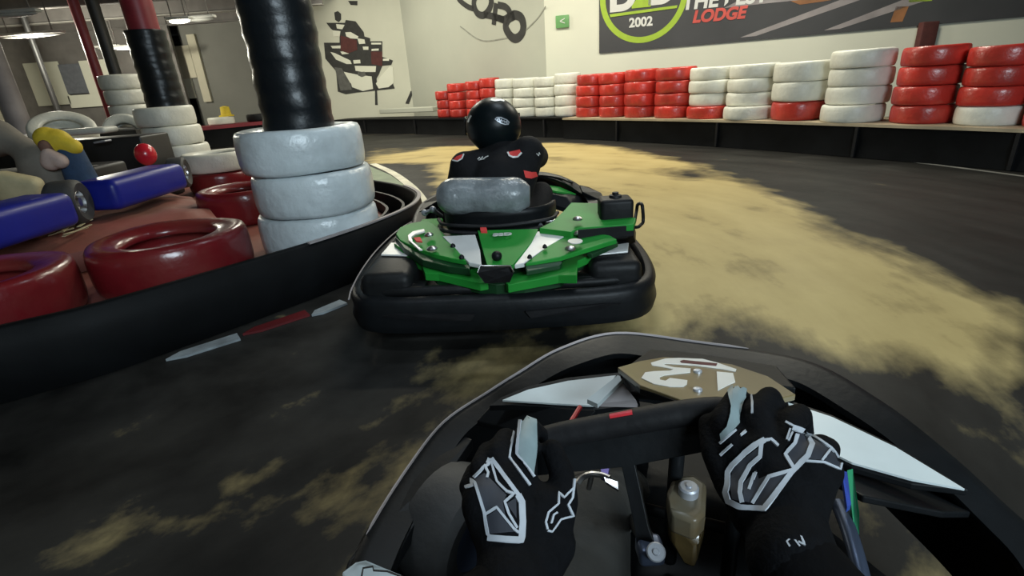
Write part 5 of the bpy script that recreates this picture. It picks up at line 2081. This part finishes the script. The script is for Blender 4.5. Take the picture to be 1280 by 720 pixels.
# right glove
rg = [
    (RW, .040, K(985, 660, .495), .036), (K(985, 660, .495), .036, K(972, 610, .525), .036), (K(972, 610, .525), .034, K(950, 575, .545), .030),
    (K(985, 640, .51), .034, K(1005, 590, .53), .032), (K(950, 640, .515), .030, K(935, 590, .545), .028), (K(1005, 590, .53), .03, K(935, 590, .545), .028),
    (K(1005, 590, .53), .03, K(1025, 588, .53), .022),
]
fing = [
    [(925, 572, .545, .0165), (903, 528, .575, .0150), (922, 497, .605, .0135), (938, 520, .64, .012)],
    [(955, 562, .54, .0165), (944, 520, .57, .0150), (962, 497, .60, .0135), (975, 522, .635, .012)],
    [(985, 562, .535, .0160), (986, 530, .56, .0145), (1000, 518, .59, .013), (1005, 545, .62, .0115)],
    [(1018, 578, .53, .0150), (1026, 558, .55, .0135), (1036, 560, .575, .012), (1032, 585, .60, .0105)],
    [(935, 630, .515, .020), (912, 605, .54, .0165), (893, 565, .565, .0145), (886, 530, .59, .0125)],
]
for f in fing:
    for a, b in zip(f, f[1:]):
        rg.append((K(*a[:3]), a[3], K(*b[:3]), b[3]))
gloveR, bvR = flesh('right_glove', rg, M['glove'], ME, .0038, 4)


def z5(x, y):
    return (860 + x / 3.6, 460 + y / 3.6)


def zs(pl):
    return [z5(*q) for q in pl]


decal('glove_panel', gloveR, bvR, M['glovepanel'], (), [
    zs([(205, 445), (330, 350), (330, 400), (280, 440), (230, 520), (235, 600), (200, 590), (190, 520)]),
    zs([(250, 520), (310, 460), (320, 500), (355, 485), (340, 530), (285, 608), (250, 600)]),
    zs([(365, 500), (450, 475), (350, 625), (300, 620)]),
    zs([(490, 290), (545, 300), (555, 340), (540, 390), (485, 440), (440, 395), (480, 350)]),
    zs([(565, 320), (635, 365), (600, 415), (545, 410)]), zs([(638, 375), (685, 410), (680, 445), (610, 420)]),
], root=ME, off=.0010)
decal('glove_print', gloveR, bvR, M['gloveprint'], [
    (6.5, zs([(345, 325), (300, 350), (255, 385), (200, 440), (180, 470), (180, 525), (172, 560), (185, 600), (235, 625), (345, 635), (375, 595), (465, 470), (500, 435), (540, 395), (558, 345), (540, 305), (515, 285), (470, 270)])),
    (3.2, zs([(340, 328), (372, 322), (405, 352)])),
    (5, zs([(330, 345), (325, 400), (280, 440), (240, 515), (235, 560), (245, 605)])),
    (4, zs([(290, 610), (350, 515), (365, 490), (465, 462)])),
    (3.5, zs([(300, 475), (285, 520), (275, 548)])), (3, zs([(308, 470), (295, 505)])),
    (4.5, zs([(490, 300), (480, 340), (435, 390), (475, 455)])),
    (2.5, zs([(440, 245), (470, 262), (500, 285), (555, 300), (640, 360), (690, 415), (680, 455), (610, 425), (530, 420)])),
    (3, zs([(640, 365), (600, 418)])), (2.2, zs([(460, 275), (445, 325)])),
    (2.2, zs([(470, 290), (452, 330)])),
    (2.5, zs([(425, 135), (455, 160)])), (2.4, zs([(258, 90), (282, 110), (290, 150), (290, 205)])),
    (2.8, zs([(145, 395), (200, 345)])), (3, zs([(235, 305), (262, 285)])), (2.6, zs([(145, 340), (215, 280)])),
], root=ME, off=.0018)
decal('finger_guard', gloveR, bvR, M['guard'], (), [zs([(180, 85), (210, 72), (240, 75), (258, 100), (250, 180), (235, 240), (200, 290), (155, 330), (150, 300), (175, 270), (190, 180)])], root=ME, off=.0035)
decal('cuff_logo', body2, bvh2, M['gloveprint'], [(2.0, [(984, 668), (986, 660), (992, 656), (996, 664), (992, 674), (1000, 684)]), (2.2, [(988, 684), (984, 678), (990, 672)]), (2.0, [(996, 658), (1004, 662), (1000, 670), (1006, 682), (998, 678)])], root=ME, off=.002)

# left glove
lg = [
    (LW, .040, K(640, 700, .53), .036), (K(640, 700, .53), .036, K(632, 650, .56), .036), (K(632, 650, .56), .036, K(640, 610, .585), .030),
    (K(640, 690, .54), .034, K(610, 630, .57), .030), (K(655, 690, .54), .034, K(675, 640, .57), .030), (K(610, 630, .57), .028, K(675, 635, .575), .028),
    (K(650, 720, .52), .036, K(690, 680, .55), .026),
]
fing = [
    [(655, 600, .585, .0165), (655, 560, .61, .0155), (662, 535, .64, .0140), (680, 550, .67, .012)],
    [(630, 600, .58, .0165), (622, 568, .605, .0150), (632, 548, .635, .0135), (650, 560, .665, .012)],
    [(612, 612, .57, .0160), (602, 585, .595, .0145), (610, 565, .625, .013), (628, 575, .655, .0115)],
    [(600, 635, .565, .0150), (588, 608, .59, .0135), (594, 590, .615, .012), (610, 596, .64, .0105)],
    [(690, 665, .555, .022), (704, 625, .58, .0175), (702, 590, .60, .0150), (690, 562, .615, .0130)],
]
for f in fing:
    for a, b in zip(f, f[1:]):
        lg.append((K(*a[:3]), a[3], K(*b[:3]), b[3]))
gloveL, bvL = flesh('left_glove', lg, M['glove'], ME, .0038, 4)


def z4(x, y):
    return (560 + x / 3.273, 500 + y / 3.273)


def zl(pl):
    return [z4(*q) for q in pl]


decal('glove_panel', gloveL, bvL, M['glovepanel'], (), [
    zl([(110, 320), (150, 300), (190, 340), (240, 390), (225, 420), (240, 500), (200, 440), (150, 460)]),
    zl([(155, 480), (200, 450), (270, 540), (175, 548)]), zl([(240, 425), (278, 400), (280, 485)])], root=ME, off=.0010)
decal('glove_print', gloveL, bvL, M['gloveprint'], [
    (3.5, zl([(72, 358), (100, 350), (98, 325), (112, 340), (150, 460), (165, 550), (185, 568), (260, 572)])),
    (8, zl([(165, 564), (240, 572), (300, 575), (304, 500), (300, 420), (285, 390)])),
    (5, zl([(290, 395), (240, 325), (180, 240)])),
    (3, zl([(108, 318), (135, 290), (150, 270), (165, 300), (160, 320)])),
    (3, zl([(150, 275), (178, 255), (190, 300), (200, 335), (240, 375), (270, 385), (232, 418), (250, 470), (282, 525)])),
    (3, zl([(150, 470), (200, 440), (270, 530), (290, 545)])),
    (4, zl([(160, 262), (172, 240)])),
    (2.6, zl([(300, 85), (275, 110), (262, 180), (250, 235), (335, 350)])),
    (2.4, zl([(405, 530), (398, 500), (410, 460), (450, 425), (452, 380), (475, 400), (512, 360), (516, 312), (508, 400), (490, 430), (510, 475), (460, 490), (425, 540), (405, 535)])),
    (2.4, zl([(420, 505), (430, 470), (445, 460)])),
], root=ME, off=.0018)
decal('finger_guard', gloveL, bvL, M['guard'], (), [zl([(305, 78), (325, 72), (358, 85), (358, 200), (345, 315), (290, 230), (285, 200), (300, 110)])], root=ME, off=.0035)
decal('finger_guard_edge', gloveL, bvL, M['gloveprint'], [(2.5, zl([(305, 80), (292, 150), (286, 225), (345, 318)]))], root=ME, off=.0045)
decal('cuff_logo', body2, bvh2, M['gloveprint'], [(2.0, [(576, 718), (578, 706), (588, 692), (591, 700), (584, 712), (576, 718)]), (1.5, [(582, 704), (588, 700)])], root=ME, off=.002)
